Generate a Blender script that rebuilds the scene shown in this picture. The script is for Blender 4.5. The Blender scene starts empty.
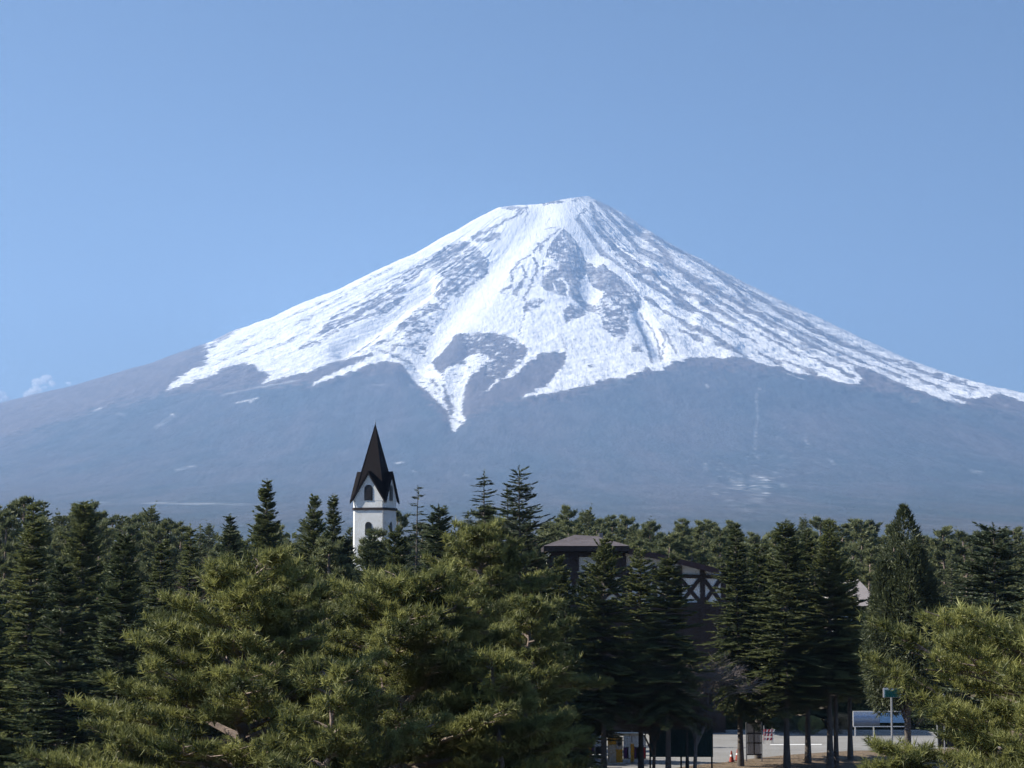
import bpy, math
import numpy as np
from math import radians as R

scene = bpy.context.scene
COL = scene.collection

# ------------------------------------------------------------------ camera, sky, sun, exposure
F = 2200.0                      # focal length in pixels of the 1024 wide picture
EYE = 11.0                      # eye height above the road
HORIZON = 570.0
PITCH = math.atan((HORIZON - 384) / F)
cam_data = bpy.data.cameras.new("camera")
cam_data.sensor_width = 36.0
cam_data.lens = F * 36.0 / 1024
cam_data.clip_start = 0.5
cam_data.clip_end = 120000
cam = bpy.data.objects.new("camera", cam_data)
COL.objects.link(cam)
cam.location = (0, 0, EYE)
cam.rotation_euler = (R(90) + PITCH, 0, 0)
scene.camera = cam

SUN_EL, SUN_AZ = 38.0, 85.0     # azimuth counted from the view direction towards the left
world = bpy.data.worlds.new("World")
scene.world = world
world.use_nodes = True
wn, wl = world.node_tree.nodes, world.node_tree.links
bg = wn["Background"]
sky = wn.new("ShaderNodeTexSky")
sky.sky_type = 'NISHITA'
sky.sun_disc = False
sky.sun_elevation = R(SUN_EL)
sky.sun_rotation = R(-SUN_AZ)
sky.altitude = 900
sky.air_density = 1.0
sky.dust_density = 2.0
sky.ozone_density = 6.0
wl.new(sky.outputs[0], bg.inputs[0])
bg.inputs[1].default_value = 0.052

sun_data = bpy.data.lights.new("sun", 'SUN')
sun_data.energy = 5.0
sun_data.angle = R(0.53)
sun_data.color = (1.0, 0.94, 0.84)
sun = bpy.data.objects.new("sun", sun_data)
COL.objects.link(sun)
sd = (-math.sin(R(SUN_AZ)) * math.cos(R(SUN_EL)), math.cos(R(SUN_AZ)) * math.cos(R(SUN_EL)), math.sin(R(SUN_EL)))
from mathutils import Vector, Matrix
sun.rotation_euler = Vector(sd).to_track_quat('Z', 'Y').to_euler()

scene.view_settings.view_transform = 'Standard'
scene.view_settings.look = 'None'
scene.view_settings.gamma = 1.0
scene.view_settings.use_curve_mapping = False
scene.view_settings.exposure = 0.90
scene.render.engine = 'CYCLES'
cy = scene.cycles
cy.max_bounces = 6
cy.diffuse_bounces = 3
cy.glossy_bounces = 2
cy.transmission_bounces = 4
cy.volume_bounces = 1
cy.transparent_max_bounces = 8
cy.use_denoising = True
cy.denoiser = 'OPENIMAGEDENOISE'
cy.denoising_input_passes = 'RGB'
cy.caustics_reflective = cy.caustics_refractive = False
HAZE_DENSITY = 5.0e-5
HAZE_COLOR = (0.38, 0.61, 1.0)

# ------------------------------------------------------------------ placing helpers
def ray(px, py):
    """direction from the eye through an image pixel, scaled so that y = 1"""
    a = (px - 512) / F
    b = (384 - py) / F
    y = math.cos(PITCH) - b * math.sin(PITCH)
    z = math.sin(PITCH) + b * math.cos(PITCH)
    return a / y, z / y

def at(px, py, d):
    x, z = ray(px, py)
    return Vector((x * d, d, EYE + z * d))

def ground_z(d):
    d = np.asarray(d, float)
    return np.interp(d, [0, 170, 300, 600, 1500, 2600, 3600, 6000, 99999], [0, 0, 1.0, 4.0, 14, 24, -30, -80, -80])

def image_xy(x, y, z):
    """image pixel coordinates of points of the land, projected through the camera"""
    dz = z - EYE
    c, s = math.cos(PITCH), math.sin(PITCH)
    depth = y * c + dz * s
    up = -y * s + dz * c
    return 512 + F * x / depth, 384 - F * up / depth

# ------------------------------------------------------------------ materials
MAT = {}
def material(name):
    m = bpy.data.materials.new(name)
    m.use_nodes = True
    MAT[name] = m
    return m, m.node_tree.nodes, m.node_tree.links, m.node_tree.nodes["Principled BSDF"]

def plain(name, c, rough=0.7, noise=0.15, scale=3.0, metal=0.0, c2=None, bump=0.0, spec=0.3):
    """colour broken up by two sizes of noise"""
    m, n, l, p = material(name)
    tc = n.new("ShaderNodeTexCoord")
    t = n.new("ShaderNodeTexNoise"); t.inputs["Scale"].default_value = scale
    t.inputs["Detail"].default_value = 6; t.inputs["Roughness"].default_value = 0.65
    l.new(tc.outputs["Object"], t.inputs["Vector"])
    r = n.new("ShaderNodeValToRGB")
    d = c2 or tuple(v * (1 - noise * 2) for v in c)
    r.color_ramp.elements[0].color = (*d, 1); r.color_ramp.elements[0].position = 0.3
    r.color_ramp.elements[1].color = (*tuple(min(1, v * (1 + noise * .5)) for v in c), 1); r.color_ramp.elements[1].position = 0.7
    l.new(t.outputs["Fac"], r.inputs["Fac"])
    l.new(r.outputs["Color"], p.inputs["Base Color"])
    p.inputs["Roughness"].default_value = rough
    p.inputs["Metallic"].default_value = metal
    p.inputs["Specular IOR Level"].default_value = spec
    if bump:
        b = n.new("ShaderNodeBump"); b.inputs["Strength"].default_value = bump; b.inputs["Distance"].default_value = 0.05
        l.new(t.outputs["Fac"], b.inputs["Height"]); l.new(b.outputs["Normal"], p.inputs["Normal"])
    return m

def foliage(name, dark, light, trans=0.25, rough=0.55):
    """leaf colour from the per-shoot tint, some light passing through"""
    m, n, l, p = material(name)
    a = n.new("ShaderNodeAttribute"); a.attribute_name = "tint"
    r = n.new("ShaderNodeValToRGB")
    r.color_ramp.elements[0].color = (*dark, 1); r.color_ramp.elements[1].color = (*light, 1)
    l.new(a.outputs["Fac"], r.inputs["Fac"])
    l.new(r.outputs["Color"], p.inputs["Base Color"])
    p.inputs["Roughness"].default_value = rough
    p.inputs["Specular IOR Level"].default_value = 0.35
    t = n.new("ShaderNodeBsdfTranslucent"); l.new(r.outputs["Color"], t.inputs["Color"])
    mx = n.new("ShaderNodeMixShader"); mx.inputs[0].default_value = trans
    l.new(p.outputs[0], mx.inputs[1]); l.new(t.outputs[0], mx.inputs[2])
    l.new(mx.outputs[0], n["Material Output"].inputs["Surface"])
    return m

foliage("pine_needles", (0.045, 0.062, 0.020), (0.32, 0.325, 0.105), 0.35)
foliage("yew_needles", (0.024, 0.036, 0.018), (0.17, 0.19, 0.08), 0.25)
foliage("fir_needles", (0.034, 0.054, 0.024), (0.25, 0.27, 0.095), 0.35)
foliage("cedar_needles", (0.035, 0.055, 0.028), (0.13, 0.155, 0.07), 0.2)
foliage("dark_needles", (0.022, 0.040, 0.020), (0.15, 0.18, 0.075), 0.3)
foliage("far_needles", (0.058, 0.080, 0.036), (0.25, 0.265, 0.115), 0.3)
foliage("shrub_leaves", (0.07, 0.09, 0.035), (0.26, 0.30, 0.12), 0.25)
plain("pine_bark", (0.30, 0.23, 0.19), 0.8, 0.3, 4, c2=(0.10, 0.08, 0.07), bump=0.4)
plain("fir_bark", (0.15, 0.13, 0.115), 0.9, 0.3, 3, c2=(0.07, 0.06, 0.055), bump=0.4)
plain("grey_twigs", (0.26, 0.22, 0.20), 0.8, 0.2, 3)
plain("brown_twigs", (0.17, 0.12, 0.09), 0.8, 0.2, 3)

# ------------------------------------------------------------------ mesh helpers
class Geo:
    def __init__(self):
        self.v, self.l, self.c, self.t, self.n = [], [], [], [], 0
    def add(self, verts, faces, tint=None):
        verts = np.asarray(verts, float).reshape(-1, 3); faces = np.asarray(faces, np.int64)
        if len(verts) == 0 or len(faces) == 0: return
        self.v.append(verts); self.l.append((faces + self.n).ravel()); self.c.append(np.full(len(faces), faces.shape[1]))
        self.t.append(np.full(len(verts), 0.5) if tint is None else np.broadcast_to(np.asarray(tint, float), (len(verts),)))
        self.n += len(verts)
    def mesh(self, name, mat, smooth=False, tint=True):
        me = bpy.data.meshes.new(name)
        v = np.concatenate(self.v); l = np.concatenate(self.l); c = np.concatenate(self.c)
        me.vertices.add(len(v)); me.vertices.foreach_set("co", v.astype(np.float32).ravel())
        me.loops.add(len(l)); me.loops.foreach_set("vertex_index", l.astype(np.int32))
        me.polygons.add(len(c))
        st = np.concatenate([[0], np.cumsum(c)[:-1]])
        me.polygons.foreach_set("loop_start", st.astype(np.int32))
        me.polygons.foreach_set("loop_total", c.astype(np.int32))
        if tint:
            a = me.attributes.new("tint", 'FLOAT', 'POINT'); a.data.foreach_set("value", np.concatenate(self.t).astype(np.float32))
        me.update(calc_edges=True)
        me.polygons.foreach_set("use_smooth", np.full(len(c), bool(smooth)))
        me.materials.append(MAT[mat] if isinstance(mat, str) else mat)
        return me
    def box(self, x0, x1, y0, y1, z0, z1, rot=None, org=None):
        v = np.array([(x, y, z) for z in (z0, z1) for y in (y0, y1) for x in (x0, x1)], float)
        self.add(self._m(v, rot, org), [(0, 2, 3, 1), (4, 5, 7, 6), (0, 1, 5, 4), (2, 6, 7, 3), (0, 4, 6, 2), (1, 3, 7, 5)])
    @staticmethod
    def _m(v, rot, org):
        if rot is not None:
            c, s = math.cos(rot), math.sin(rot)
            v = np.stack([v[:, 0] * c - v[:, 1] * s, v[:, 0] * s + v[:, 1] * c, v[:, 2]], 1)
        return v + np.array(org) if org is not None else v
    def prism(self, pts, d0, d1, axis='y'):
        """outline in (a, z) pushed from d0 to d1 along y (or in (y, z) along x, or (x, y) along z)"""
        p = np.asarray(pts, float); n = len(p)
        def mk(d):
            o = np.full(n, float(d))
            return {'y': np.stack([p[:, 0], o, p[:, 1]], 1), 'x': np.stack([o, p[:, 0], p[:, 1]], 1), 'z': np.stack([p[:, 0], p[:, 1], o], 1)}[axis]
        v = np.concatenate([mk(d0), mk(d1)])
        b = self.n
        self.add(v, [list(range(n))])
        self.l.append(np.arange(n, 2 * n)[::-1] + b); self.c.append(np.array([n]))
        q = np.array([(i, (i + 1) % n, (i + 1) % n + n, i + n) for i in range(n)]) + b
        self.l.append(q.ravel()); self.c.append(np.full(n, 4))
    def rods(self, A, B, ra, rb, sides=5, tint=None):
        A = np.atleast_2d(np.asarray(A, float)); B = np.atleast_2d(np.asarray(B, float)); n = len(A)
        ra = np.broadcast_to(ra, (n,)); rb = np.broadcast_to(rb, (n,))
        d = B - A; L = np.linalg.norm(d, axis=1, keepdims=True); d = d / np.maximum(L, 1e-9)
        h = np.where(np.abs(d[:, 2:3]) > 0.8, np.array([[1., 0, 0]]), np.array([[0, 0, 1.]]))
        u = np.cross(d, h); u /= np.linalg.norm(u, axis=1, keepdims=True); w = np.cross(d, u)
        a = np.arange(sides) * 2 * math.pi / sides
        off = u[:, None] * np.cos(a)[None, :, None] + w[:, None] * np.sin(a)[None, :, None]
        v = np.concatenate([A[:, None] + off * ra[:, None, None], B[:, None] + off * rb[:, None, None]], 1)
        i = np.arange(sides); j = (i + 1) % sides
        f = np.stack([i, j, j + sides, i + sides], 1)
        faces = (f[None] + (np.arange(n) * 2 * sides)[:, None, None]).reshape(-1, 4)
        self.add(v.reshape(-1, 3), faces, None if tint is None else np.repeat(tint, 2 * sides))
        self.add(v[:, sides:].reshape(-1, 3), np.arange(n * sides).reshape(n, sides))
        self.add(v[:, :sides][:, ::-1].reshape(-1, 3), np.arange(n * sides).reshape(n, sides))
    def tube(self, pts, radii, sides=6):
        """one continuous tapered tube"""
        P = np.asarray(pts, float); n = len(P); radii = np.broadcast_to(radii, (n,))
        T = np.gradient(P, axis=0); T /= np.linalg.norm(T, axis=1, keepdims=True)
        h = np.array([0, 0, 1.]) if abs(T[0][2]) < 0.8 else np.array([1., 0, 0])
        u = np.cross(T, h); u /= np.maximum(np.linalg.norm(u, axis=1, keepdims=True), 1e-6); w = np.cross(T, u)
        a = np.arange(sides) * 2 * math.pi / sides
        v = P[:, None] + (u[:, None] * np.cos(a)[None, :, None] + w[:, None] * np.sin(a)[None, :, None]) * radii[:, None, None]
        i = np.arange(sides); j = (i + 1) % sides
        f = np.concatenate([np.stack([i, j, j + sides, i + sides], 1) + k * sides for k in range(n - 1)])
        self.add(v.reshape(-1, 3), f)
        self.add(v[-1], [list(range(sides))]); self.add(v[0], [list(range(sides))[::-1]])
    def blades(self, P, D, L, W, S, tint):
        """leaf-shaped diamonds: root P, direction D, length L, width W across S"""
        L = np.broadcast_to(L, (len(P),))[:, None]; W = np.broadcast_to(W, (len(P),))[:, None]
        m = P + D * L * 0.45
        v = np.stack([P, m + S * W * .5, P + D * L, m - S * W * .5], 1)
        self.add(v.reshape(-1, 3), np.arange(len(P) * 4).reshape(-1, 4), np.repeat(tint, 4))
    def spikes(self, P, D, L, W, S, tint):
        L = np.broadcast_to(L, (len(P),))[:, None]; W = np.broadcast_to(W, (len(P),))[:, None]
        v = np.stack([P - S * W * .5, P + S * W * .5, P + D * L], 1)
        self.add(v.reshape(-1, 3), np.arange(len(P) * 3).reshape(-1, 3), np.repeat(tint, 3))

def unit(a):
    return a / np.maximum(np.linalg.norm(a, axis=-1, keepdims=True), 1e-9)

def part(name, geo, mat, parent=None, smooth=False, label=None):
    o = bpy.data.objects.new(name, geo.mesh(name, mat, smooth) if isinstance(geo, Geo) else geo)
    COL.objects.link(o)
    if parent is not None: o.parent = parent
    if label: o["label"] = label
    return o

def thing(name, label, cat, loc=(0, 0, 0), rz=0.0, group=None):
    o = bpy.data.objects.new(name, None); COL.objects.link(o)
    o.empty_display_size = 0.5
    o.location = loc; o.rotation_euler = (0, 0, rz)
    o["label"] = label; o["category"] = cat
    if group: o["group"] = group
    return o

def tag(o, label, cat, group=None, kind=None):
    o["label"] = label; o["category"] = cat
    if group: o["group"] = group
    if kind: o["kind"] = kind
    return o

def structure(name, geo, mat, smooth=False, label=None):
    o = part(name, geo, mat, None, smooth); o["kind"] = "structure"
    if label: o["label"] = label
    return o

def copy_thing(src, loc, rz, label, scale=None, group=None):
    c = src.copy(); COL.objects.link(c)
    c.location = loc; c.rotation_euler = (0, 0, rz); c["label"] = label
    if group: c["group"] = group
    if scale is not None: c.scale = scale
    for ch in src.children:
        k = ch.copy(); COL.objects.link(k); k.parent = c
        for g in ch.children:
            q = g.copy(); COL.objects.link(q); q.parent = k
    return c

# ------------------------------------------------------------------ value noise
def _hash(i, j, s):
    h = (i * 374761393 + j * 668265263 + s * 1442695041) & 0xffffffff
    h = ((h ^ (h >> 13)) * 1274126177) & 0xffffffff
    return ((h ^ (h >> 16)) & 0xffff) / 65535.0

def vnoise(x, y, s=0):
    xi, yi = np.floor(x).astype(np.int64), np.floor(y).astype(np.int64)
    fx, fy = x - xi, y - yi
    fx = fx * fx * (3 - 2 * fx); fy = fy * fy * (3 - 2 * fy)
    a, b = _hash(xi, yi, s), _hash(xi + 1, yi, s)
    c, d = _hash(xi, yi + 1, s), _hash(xi + 1, yi + 1, s)
    return (a * (1 - fx) + b * fx) * (1 - fy) + (c * (1 - fx) + d * fx) * fy

def fbm(x, y, o=5, s=0, g=0.55, rot=False):
    r, a, t = 0, 1.0, 0
    for k in range(o):
        r = r + a * vnoise(x + 17.3 * k, y + 5.1 * k, s + k); t += a; a *= g
        if rot: x, y = 2.03 * (x * .8 - y * .6), 2.03 * (x * .6 + y * .8)
        else: x, y = x * 2, y * 2
    return r / t

# ------------------------------------------------------------------ the mountain
D0 = 17000.0                    # distance to the summit
CXP = 550                       # image x of the crater's middle
CX = at(CXP, 300, D0)[0]
SIDE_L = [(510, 206), (498, 206.5), (487, 212), (471, 220), (456, 229), (440, 237), (417, 251), (378, 269), (339, 288), (300, 302.8),
          (269, 317.5), (238, 328), (207, 342), (183, 349), (156, 360), (117, 372), (78, 384.7), (39, 393.5), (0, 403.8), (-100, 424),
          (-250, 450), (-450, 480), (-750, 508), (-1100, 530), (-1500, 550)]
SIDE_R = [(590, 196.3), (595, 199), (607, 204), (626, 213), (649, 229), (673, 243), (690, 252.5), (703, 258), (727, 272), (758, 288),
          (789, 303), (813, 314), (830, 322), (860, 337), (900, 356), (939.5, 371.7), (979, 384.7), (1019, 394.6), (1100, 413),
          (1250, 440), (1450, 470), (1750, 500), (2100, 530), (2500, 550)]
SIDE_L = [(x, y + float(np.interp(x, [0, 39, 117, 207, 300, 440, 510], [7.5, 6.8, 6, 6, 3.3, 1.8, 1]))) for x, y in SIDE_L]
SIDE_R = [(x, y + float(np.interp(x, [590, 649, 703, 758, 830, 900, 979, 1019], [.7, 2.5, 2, 3.5, 6.4, 9.5, 11.2, 11.4]))) for x, y in SIDE_R]
def side_table(side):
    rr, hh = [], []
    for px, py in side:
        p = at(px, py, D0); rr.append(abs(p[0] - CX)); hh.append(p[2])
    return np.array(rr), np.array(hh)
RL, HL = side_table(SIDE_L); RR, HR = side_table(SIDE_R)
RIM = 310.0
FR = np.array([0, 310, 420, 1000, 2000, 3000, 4500, 6000, 8000, 10000, 12000, 14000, 15500])
FH = np.array([2790, 2815, 2740, 2330, 1820, 1400, 930, 620, 370, 230, 130, 45, -40])

# snow map traced in image pixels and projected through the camera: value (1 snow, 0 bare ground), patchiness and relief, over image x and y
MX0, MY0, MS, MW, MH = -40, 180, 2, 2200, 740
gx = MX0 + (np.arange(MW) + .5) / MS; gy = MY0 + (np.arange(MH) + .5) / MS
S = np.zeros((MH, MW)); A = np.full((MH, MW), 0.0); RLF = np.zeros((MH, MW))

def blur(a, px, n=3):
    k = max(1, int(px * MS)); 
    for _ in range(n):
        for ax in (0, 1):
            p = np.pad(a, [(k, k) if q == ax else (0, 0) for q in (0, 1)], mode='edge')
            c = np.cumsum(np.insert(p, 0, 0, axis=ax), axis=ax)
            w = 2 * k + 1
            a = (np.take(c, np.arange(w, c.shape[ax]), axis=ax) - np.take(c, np.arange(0, c.shape[ax] - w), axis=ax)) / w
    return a

def poly(pts):
    p = np.array(pts, float); x0, y0 = p.min(0); x1, y1 = p.max(0)
    i0, i1 = max(0, int((y0 - MY0) * MS) - 1), min(MH, int((y1 - MY0) * MS) + 2)
    j0, j1 = max(0, int((x0 - MX0) * MS) - 1), min(MW, int((x1 - MX0) * MS) + 2)
    X, Y = np.meshgrid(gx[j0:j1], gy[i0:i1]); m = np.zeros(X.shape, bool)
    for (ax, ay), (bx, by) in zip(p, np.roll(p, -1, 0)):
        if ay == by: continue
        m ^= ((ay > Y) != (by > Y)) & (X < (bx - ax) * (Y - ay) / (by - ay) + ax)
    return (slice(i0, i1), slice(j0, j1)), m

def fill(pts, s=None, a=None, k=1.0):
    w, m = poly(pts)
    if s is not None: S[w] = np.where(m, S[w] * (1 - k) + s * k, S[w])
    if a is not None: A[w] = np.where(m, a, A[w])

def stroke(canvas, pts, w, val, mode='set', soft=1.0):
    """pts (x, y[, width]); paints val with a soft edge"""
    p = [(q[0], q[1], q[2] if len(q) > 2 else w) for q in pts]
    for (ax, ay, aw), (bx, by, bw) in zip(p[:-1], p[1:]):
        pad = max(aw, bw) * 2.2 + 3
        i0, i1 = max(0, int((min(ay, by) - pad - MY0) * MS)), min(MH, int((max(ay, by) + pad - MY0) * MS))
        j0, j1 = max(0, int((min(ax, bx) - pad - MX0) * MS)), min(MW, int((max(ax, bx) + pad - MX0) * MS))
        if i1 <= i0 or j1 <= j0: continue
        X, Y = np.meshgrid(gx[j0:j1], gy[i0:i1])
        dx, dy = bx - ax, by - ay; t = np.clip(((X - ax) * dx + (Y - ay) * dy) / (dx * dx + dy * dy + 1e-9), 0, 1)
        d = np.hypot(X - ax - t * dx, Y - ay - t * dy); ww = (aw + (bw - aw) * t) / 2
        c = canvas[i0:i1, j0:j1]
        if mode == 'set':
            k = np.clip((ww + soft * .5 - d) / soft, 0, 1); c[:] = c * (1 - k) + val * k
        else:
            c[:] = np.maximum(c, val * np.exp(-(d / np.maximum(ww, .5)) ** 2)) if val > 0 else np.minimum(c, val * np.exp(-(d / np.maximum(ww, .5)) ** 2))

def snow(pts, w, v=1.0, soft=1.2): stroke(S, pts, w, v, 'set', soft)
def rock(pts, w, v=0.05, soft=1.2): stroke(S, pts, w, v, 'set', soft)

# the snow cap
CAP = [(205, 336), (238, 320), (300, 295), (378, 260), (440, 230), (495, 200), (530, 190), (590, 186), (610, 195), (690, 245), (760, 280), (860, 330),
       (940, 365), (1020, 390), (1200, 432), (1060, 412), (1024, 402), (1008, 396), (1001, 393), (987, 398), (967, 400), (947, 395.6), (952, 400), (959, 404.6), (943.5, 402.6),
       (925.6, 393.6), (906, 386), (872, 374), (858, 369), (851, 369), (862, 379), (860, 383), (852, 384.5), (820, 375), (810, 375), (792.5, 371), (780, 365), (758, 362),
       (747, 358), (719, 358), (713, 355), (691, 356), (681, 363), (674, 362), (662, 370), (652.5, 371), (648, 366.5), (634, 376),
       (618, 379), (610, 378), (584, 385), (559, 393), (543, 395), (522, 399), (549, 384), (557, 374), (565, 363), (566, 352), (550, 353),
       (540, 354), (528, 362), (517, 373), (498, 381), (480, 396), (500, 376), (518, 364), (527, 354), (526, 347), (517, 339), (505, 334), (486, 331), (471, 335), (456.5, 331), (430, 355), (435, 366), (444, 378),
       (446, 368), (464, 361), (469, 352), (478, 350), (489, 353), (489, 360), (473, 373), (467, 379), (463, 391), (461, 411), (465.6, 419), (453, 430), (449, 411), (437, 400), (425, 387),
       (417, 379), (408, 368), (400, 362), (387, 360), (369, 366), (339, 378), (310, 387), (322, 379), (345, 368), (374, 357), (372, 353), (352, 358), (337, 361), (352, 349), (378, 333),
       (336, 357.5), (316, 370), (300.6, 373), (285, 377), (260, 384), (274, 375), (258, 371), (255, 365), (244, 362), (235, 364), (222.5, 369), (205, 378),
       (183, 384.5), (164, 390.5), (180, 377), (195, 367), (207, 360), (204, 348)]
fill(CAP, 1.0)
CAPM = blur(S.copy(), 1.5, 2)
S[:] = blur(S, 0.5, 2)
# patchiness: how broken the cover is
fill([(160, 396), (300, 376), (440, 330), (520, 200), (300, 290), (200, 336)], None, 0.22)
fill([(560, 190), (1100, 400), (1100, 430), (940, 412), (690, 365), (610, 250)], None, 0.40)
fill([(430, 260), (470, 340), (540, 350), (560, 400), (700, 365), (640, 300), (560, 230), (540, 260)], None, 0.15)
fill([(532, 204), (573, 206), (562, 226), (534, 248), (515, 260), (500, 292), (520, 330), (457, 331), (430, 352), (424, 350), (440, 314), (451, 295), (485, 267), (490, 250), (510, 225)], None, 0.06)
# bold dark parts of the left flank
rock([(471, 237, 2), (490, 229, 5), (503, 221, 3), (515, 213, 2), (527, 205, 2)], 3, 0.15)
rock([(477, 240, 4), (487, 238, 6), (499, 232, 4)], 5, 0.3)
fill([(440, 251), (459, 240), (471, 241), (487, 256), (486, 267), (471, 278), (451, 292), (440, 300), (432, 292), (436, 270), (420, 262)], 0.36, 0.85)
fill([(440, 297), (451, 292), (440, 314), (428, 334), (424, 350), (405, 348), (388, 340), (402, 322), (420, 303)], 0.52, 0.85)
fill([(433, 254), (425, 270), (409, 284), (400, 300), (383, 312), (350, 325), (320, 345), (296, 352), (331, 318), (362, 300), (391, 281), (412, 270)], 0.42, 0.80)
fill([(388, 338), (405, 348), (420, 368), (400, 360), (380, 352), (350, 352)], 0.62, 0.6)
snow([(437, 275), (427, 285, 4), (411, 297, 6), (398, 312, 8), (380, 325, 8), (352, 342, 6), (335, 352, 4)], 5, 0.95, 3)
snow([(416, 282, 5), (411, 290, 7), (409, 297, 4)], 5, 0.95, 3)
rock([(455, 292), (486, 266)], 2.5, 0.1)
rock([(460, 262, 6), (480, 262, 9)], 7, 0.12)
rock([(443, 283, 8), (450, 290, 5)], 7, 0.12)
rock([(440, 300, 7), (436, 310, 3)], 7, 0.15)
for q in [[(310, 317), (269, 338), (247, 347), (215, 363)], [(394, 268), (370, 278), (328, 306), (300, 323)], [(345, 290), (300, 312), (262, 330), (240, 343)],
          [(432, 260), (395, 278), (363, 299), (322, 321), (290, 340), (240, 358)]]:
    rock(q, 1.6, 0.35, 1.6)
rock([(240, 330, 2), (224, 337, 5), (211, 346, 4)], 3, 0.1, 2)
rock([(207, 341, 2), (204, 352, 7), (200, 366, 5)], 3, 0.25, 5)
fill([(164, 391), (200, 366), (212, 340), (240, 330), (250, 350), (215, 372), (180, 388)], None, 0.6)
rock([(352, 356, 3), (335, 362, 4), (316, 370, 3)], 3, 0.0); rock([(378, 334, 2), (362, 345, 4), (345, 354, 3)], 3, 0.12)
# the bowl's right edge and the dark face under the east shoulder
for q in [[(560, 228), (545, 240), (534, 251)], [(530, 254), (519, 260), (512, 269)], [(512, 272), (511, 280)], [(511, 285), (501, 292)], [(538, 242), (543, 246), (540, 252)],
          [(523, 266), (526, 276), (521, 282)], [(534, 258), (538, 266), (532, 283), (524, 300)], [(522, 282), (514, 292)], [(515, 295), (522, 284)]]:
    rock([(x, y) for x, y in q], 2.8, 0.08, 1.4)
rock([(526, 302), (524, 315), (519, 335)], 1.4, 0.35); rock([(553, 208, 1), (546, 222, 2)], 2, 0.5); rock([(546, 227), (555, 225)], 2, 0.35); rock([(527, 205), (524, 220)], 1.3, 0.3)
rock([(577, 216), (586, 209)], 2.2, 0.25)
fill([(563, 228), (576, 240), (587, 257), (602, 262), (623, 281), (640, 294), (641, 305), (628, 312), (629, 333), (615, 338), (602, 327), (602, 315), (595, 310), (579, 302),
      (570, 296), (556, 294), (546, 292), (541, 284), (546, 262), (549, 244)], 0.12, 0.50)
fill([(549, 244), (560, 250), (560, 268), (546, 276), (541, 270)], 0.50, 0.7)
fill([(556, 240), (566, 236), (566, 262), (556, 268)], 0.30, 0.6)
fill([(588, 268), (592, 281), (606, 291), (597, 302), (579, 291), (581, 278)], 0.95, 0.1)
fill([(595, 302), (606, 291), (615, 300), (610, 312), (600, 314)], 0.45, 0.7)
fill([(601, 296), (636, 290), (640, 305), (628, 312), (628, 333), (615, 338), (603, 318)], 0.30, 0.75)
fill([(540, 279), (556, 274), (562, 283), (556, 294), (543, 290)], 0.08, 0.3)
snow([(557, 279), (564, 279), (568, 287), (567, 296), (571, 303)], 2.6, 0.9); snow([(553, 284), (557, 293)], 1.5, 0.8)
snow([(548, 262), (540, 280), (536, 292)], 5, 0.9, 3)
fill([(526, 302), (537, 298), (545, 300), (530, 312), (523, 311)], 0.3, 0.6)
fill([(563, 311), (572, 303), (585, 304), (586, 314), (572, 318), (566, 324)], 0.25, 0.6)
rock([(560, 335), (566, 350)], 4, 0.45, 4); rock([(571, 340), (572, 350)], 1.5, 0.4); rock([(582, 340), (579, 350)], 1.2, 0.35)
fill([(632, 343), (640, 344), (643, 353), (630, 352)], 0.3, 0.5); rock([(588, 366), (592, 365)], 2.5, 0.3)
rock([(618, 340), (624, 338)], 4, 0.4, 3)
fill([(457, 332), (486, 331), (505, 334), (519, 340), (528, 350), (518, 366), (500, 380), (485, 375), (489, 354), (470, 352)], 0.14, 0.55)
snow([(461, 336), (459, 350)], 1.2, 0.4); snow([(480, 335), (478, 350)], 1.4, 0.5)
for q in [[(464, 361), (471, 368)]]: rock(q, 1.5, 0.1)
rock([(429, 373, 2), (435, 381, 3), (439, 389, 2)], 2.4, 0.05); rock([(444, 385, 2), (447, 398, 6), (451, 406, 7), (451, 411, 3)], 4, 0.03); rock([(435, 391), (436, 392)], 4, 0.15); rock([(452, 393), (453, 394)], 3, 0.15)
rock([(450, 416), (463, 421)], 1.4, 0.05)
fill([(408, 362), (430, 372), (446, 366), (488, 352), (475, 374), (448, 382), (440, 398), (425, 386)], None, 0.7)
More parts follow.
